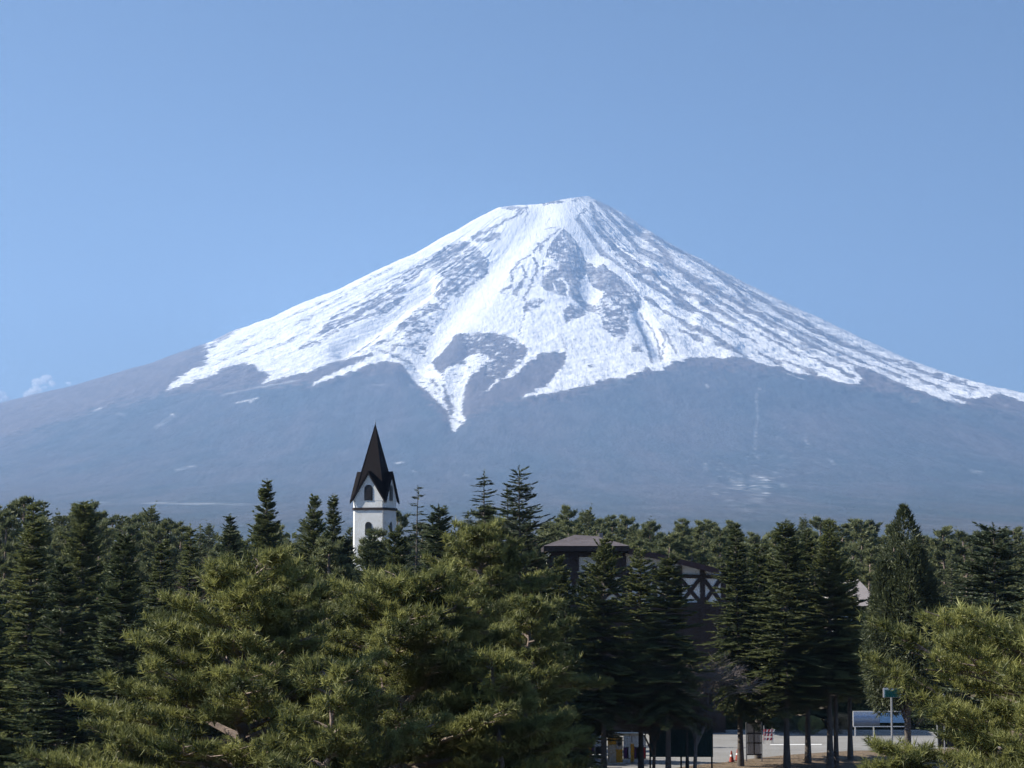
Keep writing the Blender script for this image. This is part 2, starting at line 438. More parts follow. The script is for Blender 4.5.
# right flank: the bright band, the ridge's shade painted in as bare gullies and the long scree streaks
STREAKS = [([(578, 219), (602, 252), (628, 274), (657, 287), (680, 304), (711, 320), (735, 334), (761, 350), (781, 362)], 5.5),
           ([(592, 206), (602, 237), (634, 263), (665, 284), (690, 306), (714, 322), (743, 336), (774, 354), (816, 373)], 4),
           ([(596, 201), (640, 250), (680, 271), (703, 289), (727, 308), (755, 327), (789, 349), (830, 366), (854, 378)], 3.5),
           ([(600, 200), (640, 235), (680, 252), (719, 277), (750, 305), (789, 327), (830, 349), (868, 367), (900, 378)], 3.0),
           ([(650, 240), (700, 262), (730, 283), (758, 299), (797, 322), (830, 339), (870, 354), (910, 374), (940, 388)], 2.2),
           ([(700, 262), (758, 295), (820, 331), (870, 353), (910, 366), (940, 377), (975, 391)], 1.6),
           ([(590, 202), (600, 225), (618, 250), (650, 275), (690, 296), (730, 320), (770, 342), (800, 358)], 2.4),
           ([(610, 208), (650, 246), (690, 278), (730, 300), (780, 330), (820, 352)], 2.2),
           ([(735, 350), (690, 327), (665, 310), (646, 298)], 5), ([(680, 330), (703, 341), (728, 350), (747, 357)], 3),
           ([(700, 303), (715, 311), (727, 316)], 5), ([(745, 312), (760, 318), (775, 330)], 4),
           ([(800, 345), (830, 357), (860, 370), (884, 378)], 2.2), ([(855, 362), (900, 375), (930, 385), (950, 391)], 1.5),
           ([(935, 374), (942, 376)], 2.5), ([(950, 379), (965, 383), (978, 388)], 3), ([(637, 318), (646, 337), (652, 362)], 3.5),
           ([(640, 308), (653, 326), (660, 344), (661, 360)], 1.6), ([(655, 318), (664, 337), (663, 356)], 2.0), ([(663, 328), (670, 342), (676, 352)], 2.4)]
fill([(600, 200), (690, 246), (800, 306), (870, 345), (860, 372), (800, 352), (740, 330), (690, 300), (650, 280), (610, 240)], 0.66)
fill([(588, 208), (600, 212), (622, 240), (650, 272), (640, 278), (612, 252), (596, 232)], 0.55, .55)  # shade right of the summit, painted in as greyer, thinner snow
for q, w in STREAKS:
    rock(q, w, 0.10, 2.2)
snow([(568, 225, 6), (587, 246, 9), (598, 259, 9), (606, 260, 6), (628, 279, 8), (649, 291, 8), (665, 305, 9), (681, 315, 8), (703, 326, 7), (735, 346, 7), (761, 359, 6), (774, 363, 3)], 7, 0.97)
snow([(694, 312, 2), (711, 324, 5), (735, 337, 7), (765, 350, 7), (800, 362, 5), (830, 371, 4)], 5, 0.95)
snow([(718, 309), (745, 328), (790, 350), (830, 364)], 2.5, 0.85, 2)
snow([(641, 300, 4), (648, 311, 9), (660, 322, 8), (672, 330, 4), (684, 336, 6), (687, 348, 6)], 6, 0.97)
snow([(706, 341, 5), (716, 350, 5)], 5, 0.9)
# rim
rock([(541, 200.5), (552, 200.5), (563, 201.5)], 2.6, 0.1, 1); rock([(502, 208, 2), (512, 207, 4), (524, 207, 3)], 3, 0.4, 2)
rock([(572, 201), (583, 198)], 2, 0.35); rock([(588, 195), (594, 198)], 2, 0.3)
# thin snow below the cap, old snow fields and forest clearings
for q, w, v in [([(300, 380), (262, 386), (222, 395)], 1.6, .34), ([(258, 398), (236, 403)], 1.8, .5), ([(252, 400), (250, 402)], 2.2, .5), ([(94, 411), (101, 408)], 2, .35),
                ([(116, 413), (124, 415)], 2, .3), ([(172, 415), (173, 416)], 3, .7), ([(172, 417), (156, 427)], 4, .15), ([(176, 470), (194, 466)], 2.5, .28),
                ([(150, 503), (246, 504.5)], 1.6, .34), ([(97, 503), (111, 504)], 1.8, .4), ([(396, 463), (402, 462)], 1.8, .45), ([(413, 470), (414, 471)], 2.0, .35), ([(465, 473), (468, 477)], 2.2, .35),
                ([(372, 385), (392, 385)], 1.4, .2), ([(410, 382), (414, 383)], 2, .35), ([(782, 370), (788, 374), (804, 380)], 1.6, .4), ([(936, 395), (955, 400), (965, 404)], 1.8, .9),
                ([(1018, 401), (1030, 402)], 2.5, .8), ([(757, 392), (756, 402), (758, 415), (756, 430), (755, 450)], 2.0, .26), ([(707, 385), (708, 387)], 3, .3), ([(759, 388), (760, 389)], 2.2, .4),
                ([(754, 454), (759, 459)], 1.6, .42), ([(774, 471), (780, 477)], 1.4, .36), ([(783, 484), (784, 487)], 1.8, .48), ([(971, 471), (983, 473)], 3, .2), ([(712, 490), (716, 495)], 1.5, .35),
                ([(710, 484), (711, 486)], 1.6, .3), ([(705, 464), (706, 470)], 2, .3), ([(806, 440), (808, 444)], 1.8, .35), ([(744, 508), (748, 511)], 1.8, .4), ([(829, 459), (834, 464)], 1.6, .3)]:
    snow(q, w, v, 1.2)
fill([(728, 476), (742, 472), (745, 488), (735, 492)], 0.16, 0.5)
fill([(750, 472), (768, 474), (770, 488), (760, 505), (750, 500)], 0.10, 0.5)
# relief
RIDGE = 150.0
for q, w, v in [([(592, 197), (566, 226), (548, 240), (530, 255), (513, 275), (500, 295)], 13, 1.5), ([(566, 226), (586, 246), (598, 259), (628, 279), (649, 291), (680, 315), (735, 346)], 7, 0.6),
                ([(590, 198), (618, 240), (650, 270), (690, 296), (750, 330), (820, 362)], 5, 0.35), ([(600, 202), (660, 250), (720, 290), (790, 334), (880, 372)], 5, 0.35),
                ([(505, 212), (471, 236), (430, 256), (360, 292), (290, 328)], 7, 0.35), ([(487, 258), (455, 292), (425, 335)], 7, 0.4), ([(548, 260), (536, 300), (520, 335)], 7, 0.35),
                ([(570, 300), (564, 340)], 8, 0.3), ([(700, 322), (660, 312)], 5, .2), ([(600, 300), (640, 350)], 10, 0.3)]:
    for i_ in range(len(q) - 1): stroke(RLF, q[i_:i_ + 2], w * 2, v * (1 - .85 * i_ / (len(q) - 1)), 'max')
for q, w, v in [([(540, 212), (512, 240), (480, 280), (445, 320), (420, 365)], 16, -0.35), ([(590, 262), (590, 300)], 12, -0.3), ([(430, 285), (390, 315), (340, 350)], 7, -0.5), ([(640, 310), (660, 350)], 7, -0.3),
                ([(470, 340), (455, 380), (455, 425)], 9, -0.12)]:
    stroke(RLF, q, w * 2, v, 'max')
RLF = blur(RLF, 3, 2)

def sample(c, px, py):
    u = np.clip((px - MX0) * MS - .5, 0, MW - 1.001); v = np.clip((py - MY0) * MS - .5, 0, MH - 1.001)
    i, j = v.astype(int), u.astype(int); fv, fu = v - i, u - j
    r = (c[i, j] * (1 - fu) + c[i, j + 1] * fu) * (1 - fv) + (c[i + 1, j] * (1 - fu) + c[i + 1, j + 1] * fu) * fv
    return np.where((py < MY0 - 2) | (py > MY0 + MH / MS) | (px < MX0) | (px > MX0 + MW / MS), 0, r)

EDGEB = blur(S * 0 + np.clip(CAPM, 0, 1), 3, 2); A[:] = np.maximum(A, .5 * 4 * EDGEB * (1 - EDGEB))
NEAR = np.clip(blur(CAPM.copy(), 6, 2) * 3, 0, 1)

WFP = 1.1
def build_mountain():
    nt, nr = 1500, 520
    th = np.concatenate([np.linspace(-100, 100, nt), np.linspace(105, 255, 31)]) * math.pi / 180
    u = np.linspace(0, 1, nr)
    r = np.concatenate([[0.5, 120, 220, 270], RIM + 6600 * u ** 1.35, np.linspace(6940, 9200, 140), np.linspace(9300, 15500, 60)])
    T, Rr = np.meshgrid(th, r)
    s = np.sin(T)
    hl = np.interp(Rr, RL, HL); hr = np.interp(Rr, RR, HR); hf = np.interp(Rr, FR, FH)
    wl_ = (1 - s) / 2
    wl_ = wl_ * wl_ * (3 - 2 * wl_)
    hs = hl * wl_ + hr * (1 - wl_)
    wf = np.clip(np.cos(T), 0, 1) ** WFP
    H = hs * (1 - wf) + hf * wf
    rimh = np.interp(T % (2 * math.pi), np.array([0, 60, 90, 180, 270, 320, 360]) * math.pi / 180, [2835, 2870, 2891, 2840, 2818, 2815, 2835])
    bl = np.clip((Rr - RIM) / 500, 0, 1)
    H = np.where(Rr < RIM, rimh - 180 * (1 - (Rr / RIM) ** 2), hs * (1 - wf) + (hf * bl ** .6 + (rimh - (Rr - RIM) * .35) * (1 - bl ** .6)) * wf)
    X = CX + Rr * np.sin(T); Y = D0 - Rr * np.cos(T)
    # natural relief: radial ribs and gullies, rougher rock higher up
    lr = np.log(np.maximum(Rr, 60) / 300)
    warp = (fbm(T * 6, lr * 2, 3, 5) - .5) * 0.10
    rib = fbm((T + warp) * 16, lr * 1.3, 5, 11, 0.6) - .5
    fine = fbm(X / 100, (Y * .6 + H * 1.4) / 100, 5, 23, 0.6, True) - .5
    env = np.clip((Rr - 200) / 900, 0.12, 1) * np.clip((9000 - Rr) / 5000, 0, 1)
    edge = np.clip(np.cos(T), 0, 1)
    px, py = image_xy(X, Y, H)  # image pixels of the vertices, for sampling the traced snow map
    front = np.clip((np.cos(T) + .15) * 4, 0, 1)
    apre = sample(A, px, py); rib = rib * np.clip(.2 + apre * 3, 0, 1) * front + rib * (1 - front)
    rl = sample(RLF, px, py) * RIDGE * front * np.clip(Rr / 500, .5, 1)
    fine = fine * np.clip(.35 + apre * 2.4, 0, 1)
    disp = rib * (115 + 60 * np.clip((Rr - 3200) / 1500, 0, 1)) * env * (0.2 + .8 * edge) * (.18 + .82 * np.clip(np.abs(s) * 1.6 - .5, 0, 1)) + fine * 40 * env * (.4 + .6 * edge) * np.where(Rr > 5000, .5, 1) + rl
    X2 = X + disp * np.sin(T) * .45; Y2 = Y - disp * np.cos(T) * .45; H2 = H + disp * .85
    H2 = np.where(Rr > 14500, H2 - (Rr - 14500) * .05, H2)
    # ragged edges: the cover is broken along the fall line and by boulders
    jr = (fbm((T + warp) * 45, lr * 5, 4, 61, .65) - .5); jm = 1.35 * (fbm(X / 50, (Y * .6 + H * 1.6) / 50, 4, 67, .66, True) - .5)
    jr = jr * sample(NEAR, px, py); jm = jm * sample(NEAR, px, py)
    qx = px + (jr * (1.5 + 2.5 * np.abs(s)) + jm * 3.5) * front; qy = py + (jr * (1.5 + 3 * np.abs(s)) + jm * 3.5) * front
    s0 = sample(S, qx, qy); a0 = sample(A, qx, qy)
    # behind the skyline the cover simply follows height
    back = np.clip((H - 1500) / 300, 0, 1)
    s0 = s0 * front + back * (1 - front); a0 = np.maximum(a0, .15)
    streak = .5 * fbm((T + warp * .5) * 60, lr * 2.4, 5, 31, 0.7) + .5 * fbm((T + warp * .5) * 130, lr * 4, 4, 37, 0.7)
    mott = fbm(X / 48 + T * 8, (Y * .6 + H * 1.6) / 48, 5, 41, 0.74, True)
    right = np.clip((np.sin(T) - .15) * 3, 0, 1)
    side = np.clip(np.abs(s) * 1.6 - .3, 0, 1)
    n = streak * (.2 + .6 * side) + mott * (.8 - .6 * side)
    n = (n - .5) * (4.0 + 2.4 * np.clip((a0 - .4) * 4, 0, 1))
    wild = np.where((s0 > .04) | (a0 > .2), 1, .12)
    sn = s0 + a0 * n * wild
    sn = np.clip((sn - .5) / .46 + .5, 0, 1)
    sn = sn * sn * (3 - 2 * sn)
    incap = np.clip(sample(CAPM, px, py), 0, 1) * front
    sn = np.maximum(sn, incap * np.clip(.14 + n * .5, 0, .62))
    # sparse clearings keep their thin cover
    thin = np.clip(s0 * .9, 0, 1) * np.where((s0 < .6) & (py > 378), 1, 0) * np.clip(.5 + n, 0, 1.2)
    sn = np.clip(np.maximum(sn, thin), 0, 1)
    speck = fbm(X / 22, H / 11, 3, 77, .7)
    band = np.exp(-((px - 745) / 45) ** 2 - ((py - 480) / 26) ** 2) + .6 * np.exp(-((px - 800) / 40) ** 2 - ((py - 440) / 30) ** 2)
    sn = np.clip(sn + band * np.clip((speck - .70) * 4, 0, .2), 0, 1)
    # bare ground: scree high up and on the left shoulder, larch and fir forest below
    tl = np.interp(px, [-40, 80, 164, 260, 310, 400, 452, 500, 560, 680, 780, 860, 960, 1100], [450, 412, 391, 384, 382, 364, 425, 400, 396, 362, 368, 384, 404, 420])
    forest = np.clip((py - tl + (mott - .5) * 30) / 6, 0, 1)
    vals = np.stack([sn, forest], -1)
    nT, nR = len(th), len(r)
    v = np.stack([X2, Y2, H2], -1).reshape(-1, 3)
    i = np.arange(nR - 1)[:, None] * nT; j = np.arange(nT)[None]; k = (j + 1) % nT
    f = np.stack([i + j, i + k, i + nT + k, i + nT + j], -1).reshape(-1, 4)[:, ::-1]
    g = Geo(); g.add(v, f); 
    me = g.mesh("mountain", "mountain_ground", smooth=True, tint=False)
    for nm, q in (("snow", sn), ("forest", forest)):
        a = me.attributes.new(nm, 'FLOAT', 'POINT'); a.data.foreach_set("value", q.astype(np.float32).ravel())
    return me

m, n, l, p = material("mountain_ground")
tc = n.new("ShaderNodeTexCoord")
mp = n.new("ShaderNodeMapping"); mp.inputs["Scale"].default_value = (1.7, .28, .7); l.new(tc.outputs["Object"], mp.inputs["Vector"])
def tex(scale, detail=6, rough=.65):
    t = n.new("ShaderNodeTexNoise"); t.inputs["Scale"].default_value = scale; t.inputs["Detail"].default_value = detail; t.inputs["Roughness"].default_value = rough
    l.new(mp.outputs[0], t.inputs["Vector"]); return t
def ramp(src, a, b, ca, cb):
    r = n.new("ShaderNodeValToRGB"); r.color_ramp.elements[0].position = a; r.color_ramp.elements[1].position = b
    r.color_ramp.elements[0].color = (*ca, 1); r.color_ramp.elements[1].color = (*cb, 1); l.new(src, r.inputs["Fac"]); return r
t1, t2, t3 = tex(1 / 700.), tex(1 / 110., 8, .7), tex(1 / 35., 4, .6)
rockc = ramp(t2.outputs["Fac"], .3, .7, (.075, .068, .072), (.15, .13, .13))
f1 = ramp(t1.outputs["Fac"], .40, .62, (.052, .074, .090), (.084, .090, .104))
f2 = ramp(t2.outputs["Fac"], .35, .7, (.74, .74, .74), (1.25, 1.22, 1.2))
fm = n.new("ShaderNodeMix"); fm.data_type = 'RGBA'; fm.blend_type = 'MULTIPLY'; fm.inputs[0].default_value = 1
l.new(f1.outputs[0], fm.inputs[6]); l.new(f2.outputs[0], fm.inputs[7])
af = n.new("ShaderNodeAttribute"); af.attribute_name = "forest"
asn = n.new("ShaderNodeAttribute"); asn.attribute_name = "snow"
m1 = n.new("ShaderNodeMix"); m1.data_type = 'RGBA'
l.new(af.outputs["Fac"], m1.inputs[0]); l.new(rockc.outputs[0], m1.inputs[6]); l.new(fm.outputs[2], m1.inputs[7])
m2 = n.new("ShaderNodeMix"); m2.data_type = 'RGBA'
m2.inputs[7].default_value = (.79, .795, .80, 1)
l.new(asn.outputs["Fac"], m2.inputs[0]); l.new(m1.outputs[2], m2.inputs[6])
l.new(m2.outputs[2], p.inputs["Base Color"]); p.inputs["Roughness"].default_value = .75; p.inputs["Specular IOR Level"].default_value = .2
b = n.new("ShaderNodeBump"); b.inputs["Strength"].default_value = .5; b.inputs["Distance"].default_value = 14
l.new(t3.outputs["Fac"], b.inputs["Height"]); l.new(b.outputs[0], p.inputs["Normal"])
structure("mountain", build_mountain(), None, label="tall snow capped volcano with bare scree streaks above dark forested lower slopes")

# ------------------------------------------------------------------ the air
def build_air():
    g = Geo(); g.box(-24800, 24800, -24800, 24800, -95, 3080)
    m, n, l, p = material("haze_air")
    v = n.new("ShaderNodeVolumePrincipled")
    v.inputs["Color"].default_value = (*HAZE_COLOR, 1); v.inputs["Density"].default_value = HAZE_DENSITY; v.inputs["Anisotropy"].default_value = 0.3
    for k in list(m.node_tree.links):
        if k.to_node.type == 'OUTPUT_MATERIAL': m.node_tree.links.remove(k)
    n.remove(p)
    l.new(v.outputs[0], n["Material Output"].inputs["Volume"])
    o = part("haze", g, "haze_air"); o["kind"] = "stuff"; o["label"] = "pale blue air haze over the whole valley"
build_air()

# small clouds behind the left shoulder
def build_cloud(name, pts, label):
    bmv = Geo()
    m, n, l, p = material("cloud_vapour" + name) if False else (MAT.get("cloud_vapour"), None, None, None)
    for (px, py, rad) in pts:
        c = at(px, py, 26500.); ph = np.linspace(0, math.pi, 9); az = np.linspace(0, 2 * math.pi, 15)[:-1]
        P, Z = np.meshgrid(ph, az, indexing='ij'); k = 1 + .25 * (vnoise(Z * 2, P * 2 + px, 3) - .5)
        rr = rad * 12.05 * k
        v = np.stack([c[0] + rr * np.sin(P) * np.cos(Z), c[1] + rr * np.sin(P) * np.sin(Z), c[2] + rr * np.cos(P) * .8], -1).reshape(-1, 3)
        i = np.arange(8)[:, None] * 14; j = np.arange(14)[None]; q = (j + 1) % 14
        bmv.add(v, np.stack([i + j, i + 14 + j, i + 14 + q, i + q], -1).reshape(-1, 4))
    o = part(name, bmv, "cloud_vapour", None, True); tag(o, label, "cloud", kind="stuff")
m, n, l, p = material("cloud_vapour")
n.remove(p)
v = n.new("ShaderNodeVolumePrincipled"); v.inputs["Anisotropy"].default_value = .3; v.inputs["Color"].default_value = (1, 1, 1, 1)
tc2 = n.new("ShaderNodeTexCoord"); tt = n.new("ShaderNodeTexNoise"); tt.inputs["Scale"].default_value = 1 / 160.; tt.inputs["Detail"].default_value = 5
l.new(tc2.outputs["Object"], tt.inputs["Vector"])
mr = n.new("ShaderNodeMapRange"); mr.inputs[1].default_value = .40; mr.inputs[2].default_value = .62; mr.inputs[3].default_value = 0; mr.inputs[4].default_value = .03
l.new(tt.outputs["Fac"], mr.inputs[0]); l.new(mr.outputs[0], v.inputs["Density"]); l.new(v.outputs[0], n["Material Output"].inputs["Volume"])
build_cloud("cloud", [(38, 384, 8), (46, 380, 7), (35, 391, 8), (28, 394, 6), (52, 384, 5), (45, 390, 7), (60, 388, 4), (68, 384, 3.5)], "small white wisp of cloud rising behind the left shoulder of the mountain")
build_cloud("cloud", [(0, 396, 7), (-8, 392, 9), (6, 400, 6)], "scrap of white cloud at the left edge just above the mountain slope")

# ------------------------------------------------------------------ ground sheet
def build_ground():
    r = np.array([0.2, 10, 20, 30, 45, 60, 80, 100, 120, 140, 170, 200, 240, 300, 370, 450, 600, 800, 1100, 1500, 2000, 2600, 3200, 3800, 5000, 7000, 10000, 15000, 24500.])
    a = np.linspace(0, 2 * math.pi, 97)[:-1]
    RR_, AA = np.meshgrid(r, a, indexing='ij')
    z = ground_z(RR_) + (fbm(RR_ * np.cos(AA) / 90 + 50, RR_ * np.sin(AA) / 90 + 50, 3, 9) - .5) * np.clip((RR_ - 190) / 200, 0, 1) * 5
    v = np.stack([RR_ * np.cos(AA), RR_ * np.sin(AA), z], -1).reshape(-1, 3); n_ = len(a)
    i = np.arange(len(r) - 1)[:, None] * n_; j = np.arange(n_)[None]; k = (j + 1) % n_
    g = Geo(); g.add(v, np.stack([i + j, i + n_ + j, i + n_ + k, i + k], -1).reshape(-1, 4))
    g.add(v[:n_], [list(range(n_))])
    return g
plain("forest_floor", (.11, .085, .055), .95, .3, .25, c2=(.035, .040, .022), bump=.3)
structure("ground", build_ground(), "forest_floor", True)

# ------------------------------------------------------------------ trees
UP = np.array([0, 0, 1.0])
def rnd(rng, n, a, b): return rng.uniform(a, b, n)

def tufts(g, rng, P, axis, tint, n=12, L=.15, W=.016, spread=.85):
    """brush of needles at every shoot tip"""
    k = len(P); 
    D = rng.normal(size=(k, n, 3)) * spread
    D = unit(D + axis[:, None] * 1.1)
    S = unit(np.cross(D, rng.normal(size=(k, n, 3))))
    l = L * rng.uniform(.65, 1.15, (k, n))
    P2 = P[:, None] + axis[:, None] * rng.uniform(-.35, .35, (k, n, 1)) * L
    t = np.clip(tint[:, None] + rng.uniform(-.12, .12, (k, n)), 0, 1)
    g.spikes(P2.reshape(-1, 3), D.reshape(-1, 3), l.ravel(), W, S.reshape(-1, 3), t.ravel())

def make_pine(name, label, seed, H, Rad, base, mat="pine_needles", limbs=32, nt=10, L=.185, W=.026, lean=(0, 0), flat=.5, dens=1.0, group=None, prof=None, cat="pine tree", bark="pine_bark"):
    """broad pine: crooked trunk, long limbs carrying flat pads of needle tufts"""
    rng = np.random.default_rng(seed)
    root = thing(name, label, cat, group=group)
    k = 12; z = np.linspace(0, H * .97, k)
    tx = np.cumsum(rng.normal(0, .09, k)) * (z / H) + lean[0] * (z / H); ty = np.cumsum(rng.normal(0, .09, k)) * (z / H) + lean[1] * (z / H)
    T = np.stack([tx, ty, z], 1); tr = np.interp(z / H, [0, .1, 1], [H * .020, H * .015, H * .004])
    g = Geo(); g.tube(T, tr, 8); part("trunk", g, bark, root, True)
    wood, leaf = Geo(), Geo()
    t = (np.arange(limbs) + rng.uniform(0, .8, limbs)) / limbs
    zz = base + (H * .99 - base) * t
    az = np.arange(limbs) * 2.3999 + rng.uniform(-.5, .5, limbs)
    prof = prof or [.85, 1.0, .92, .62, .32, .07]
    if not isinstance(prof[0], tuple): prof = list(zip([0, .12, .3, .55, .8, 1], prof))
    prof = np.interp(t, [q[0] for q in prof], [q[1] for q in prof])
    Ln = Rad * prof * rng.uniform(.72, 1.08, limbs)
    SA, SB, SR, TA, TD, TL = [], [], [], [], [], []
    for i in range(limbs):
        s = np.linspace(0, 1, 8); o = np.array([math.cos(az[i]), math.sin(az[i]), 0]); q = np.array([-o[1], o[0], 0])
        b0 = np.array([np.interp(zz[i], z, tx), np.interp(zz[i], z, ty), zz[i]])
        rise = (.10 + .42 * t[i]) + rng.uniform(-.06, .1)
        wob = np.cumsum(rng.normal(0, .035, 8)) * Ln[i]
        P = b0 + o * (s * Ln[i])[:, None] + UP * ((rise * s - .16 * (1 - t[i]) * s ** 2 + .10 * s ** 3) * Ln[i] + np.cumsum(rng.normal(0, .02, 8)) * Ln[i])[:, None] + q * wob[:, None]
        r0 = .024 + .022 * Ln[i]
        wood.tube(P, np.linspace(r0, .012, 8), 5)
        ns = int((5 + Ln[i] * 3.2))
        ss = np.linspace(.22, 1, ns) + rng.uniform(-.03, .03, ns)
        for m_, u in enumerate(ss):
            u = min(max(u, .05), 1)
            a = np.array([np.interp(u, s, P[:, c]) for c in range(3)])
            sg = 1 if m_ % 2 else -1
            d = unit(o * rng.uniform(.55, .9) + q * sg * rng.uniform(.6, 1.0) + UP * rng.uniform(.02, .32)) if u < .97 else unit(o + UP * .3)
            l = (.34 * Ln[i] * (1.12 - u) + .28) * rng.uniform(.75, 1.2)
            SA.append(a); SB.append(a + d * l + UP * .06 * l); SR.append(.011 + .013 * l)
            if rng.uniform() < .14: continue
            ntw = int(3 + l * 7)
            for w_ in range(ntw):
                v = (w_ + 1) / ntw
                TA.append(a + d * l * v); sg2 = 1 if w_ % 2 else -1
                side = unit(np.cross(d, UP)) * sg2
                TD.append(unit(d * .8 + side * rng.uniform(.3, 1.0) + UP * rng.uniform(.1, .5))); TL.append(rng.uniform(.16, .36))
    SA, SB, SR = map(np.array, (SA, SB, SR)); TA, TD, TL = map(np.array, (TA, TD, TL))
    wood.rods(SA, SB, SR, SR * .5, 4); wood.rods(TA, TA + TD * TL[:, None], .007, .004, 3)
    m = max(2, int(round(4 * dens)))
    v = rng.uniform(.35, 1.05, (len(TA), m)); v[:, 0] = 1
    P = (TA[:, None] + TD[:, None] * TL[:, None, None] * v[..., None] + rng.normal(0, .05, (len(TA), m, 3)) * np.array([1, 1, flat])).reshape(-1, 3)
    ax = unit(np.repeat(TD, m, 0) * .5 + UP * .8 + rng.normal(0, .25, (len(P), 3)))
    patch = fbm(P[:, 0] * .9 + P[:, 2] * .4 + seed, P[:, 1] * .9 + seed, 3, seed)
    tint = np.clip((patch - .5) * 1.8 + .5 + rng.normal(0, .26, len(P)), 0, 1)
    big = rng.uniform(.75, 1.25, 3)
    for q in range(3): tufts(leaf, rng, P[q::3], ax[q::3], tint[q::3], nt, L * (.75 + .25 * q), W * (.8 + .2 * q))
    part("branches", wood, bark, root, False); part("crown", leaf, mat, root)
    return root

def make_fir(name, label, seed, H, Rad, base, mat="fir_needles", sp=.36, nb=7, power=.85, top_el=40, low_el=-12, tw=.55, W=.12, droop=.12, curl=.10, spray=6, gap=.13, group=None, cat="fir tree", r_tip=.10, ragged=.25, bare=.12, dome=0.0, bark="fir_bark", step=None):
    """tiered conifer: straight trunk, whorls of branches with flat sprays of twigs"""
    rng = np.random.default_rng(seed)
    root = thing(name, label, cat, group=group)
    vr = rng.uniform(size=6); power = power * (.72 + .5 * vr[0]); Rad = Rad * (.98 + .42 * vr[1]); top_el += (vr[2] - .5) * 24; low_el += (vr[3] - .5) * 18; toff = (vr[4] - .4) * .4; droop *= .6 + vr[5]
    z = np.linspace(0, H, 9); tx = np.cumsum(rng.normal(0, .045, 9)) * z / H; ty = np.cumsum(rng.normal(0, .045, 9)) * z / H
    g = Geo(); g.tube(np.stack([tx, ty, z], 1), np.interp(z / H, [0, .05, 1], [H * .017, H * .013, .012]), 8); part("trunk", g, bark, root, True)
    wood, leaf = Geo(), Geo()
    zs = []; c = base
    while c < H * .985:
        zs.append(c); c += sp * rng.uniform(.7, 1.3) * (1 - .45 * (c - base) / (H - base))
    B0, BD, BL, BE, BT = [], [], [], [], []
    for zc in zs:
        t = (zc - base) / (H - base)
        n_ = nb if t < .9 else max(4, nb - 2)
        a0 = rng.uniform(0, 6.28)
        for k in range(n_):
            if rng.uniform() < .06: continue
            a = a0 + k * 6.283 / n_ + rng.uniform(-.25, .25)
            shape = (1 - t) ** power * (1 - dome) + dome * math.sqrt(max(0, 1 - t * t))
            l = Rad * (shape * (1 - r_tip) + r_tip * (1 - t) ** .3) * rng.uniform(1 - ragged, 1 + ragged * .6) * min(1, .75 + t * 1.4)
            B0.append((np.interp(zc, z, tx), np.interp(zc, z, ty), zc + rng.uniform(-.2, .2))); BD.append((math.cos(a), math.sin(a), 0)); BL.append(l)
            BE.append(math.radians(low_el + (top_el - low_el) * t ** 1.3 + rng.uniform(-13, 11))); BT.append(t)
    B0, BD, BL, BE, BT = map(np.array, (B0, BD, BL, BE, BT)); n = len(B0)
    def bp(u):      # (n, m) along the branch -> points
        h = u * BL[:, None]
        zz = np.tan(BE)[:, None] * h - droop * BL[:, None] * u ** 1.6 + curl * BL[:, None] * u ** 3.5
        return B0[:, None] + BD[:, None] * (h * np.cos(BE)[:, None] ** .5)[..., None] + UP * zz[..., None]
    u = np.tile(np.linspace(0, 1, 5), (n, 1)); P = bp(u)
    for k in range(4):
        r_ = .008 + .011 * BL
        wood.rods(P[:, k], P[:, k + 1], r_ * (1 - k * .22), r_ * (1 - (k + 1) * .22), 4)
    # twigs
    m = max(4, int(max(BL) / gap)); uu = (np.arange(m)[None] + rng.uniform(0, 1, (n, m))) / m
    uu = bare + (1 - bare) * uu
    keep = rng.uniform(size=(n, m)) < np.clip(BL[:, None] / max(BL) * 1.15, .15, 1)
    P = bp(uu); Q = bp(np.clip(uu + .03, 0, 1.1)); fw = unit(Q - P)
    side = np.cross(fw, UP); side = unit(side)
    for sg in (-1, 1):
        ln = (tw * (1.15 - uu) * np.clip(BL[:, None] / Rad + .35, .4, 1.1) + .10) * rng.uniform(.7, 1.25, uu.shape)
        D = unit(fw * rng.uniform(.5, .9, uu.shape + (1,)) + side * sg * rng.uniform(.6, 1., uu.shape + (1,)) + UP * rng.uniform(-.12, .16, uu.shape + (1,)))
        p, d, l = P[keep], D[keep], ln[keep]
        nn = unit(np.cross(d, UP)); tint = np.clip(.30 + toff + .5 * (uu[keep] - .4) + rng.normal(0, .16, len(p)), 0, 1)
        leaf.blades(p, d, l, W * 1.0, nn, tint)
        leaf.blades(p, d, l * .9, W * .6, unit(np.cross(d, nn)), tint * .9)
        for q in range(spray):
            f_ = rng.uniform(.1, .95, (len(p), 1)); pp = p + d * l[:, None] * f_
            dd = unit(d * .9 + nn * (1 if q % 2 else -1) * rng.uniform(.5, 1.1, (len(p), 1)) + UP * rng.uniform(-.15, .45, (len(p), 1)))
            leaf.spikes(pp, dd, np.clip(l * .38, .07, .2), W * .45, unit(np.cross(dd, rng.normal(size=dd.shape))), np.clip(tint + rng.normal(0, .08, len(p)), 0, 1))
    # leader
    lp = np.stack([np.full(14, tx[-1]), np.full(14, ty[-1]), H - np.linspace(0, .9, 14)], 1)
    an = rng.uniform(0, 6.28, 14); ld = unit(np.stack([np.cos(an), np.sin(an), np.full(14, 1.1)], 1))
    leaf.blades(lp, ld, np.linspace(.12, .34, 14), W, unit(np.cross(ld, UP)), np.full(14, .5))
    part("branches", wood, bark, root); part("crown", leaf, mat, root)
    return root

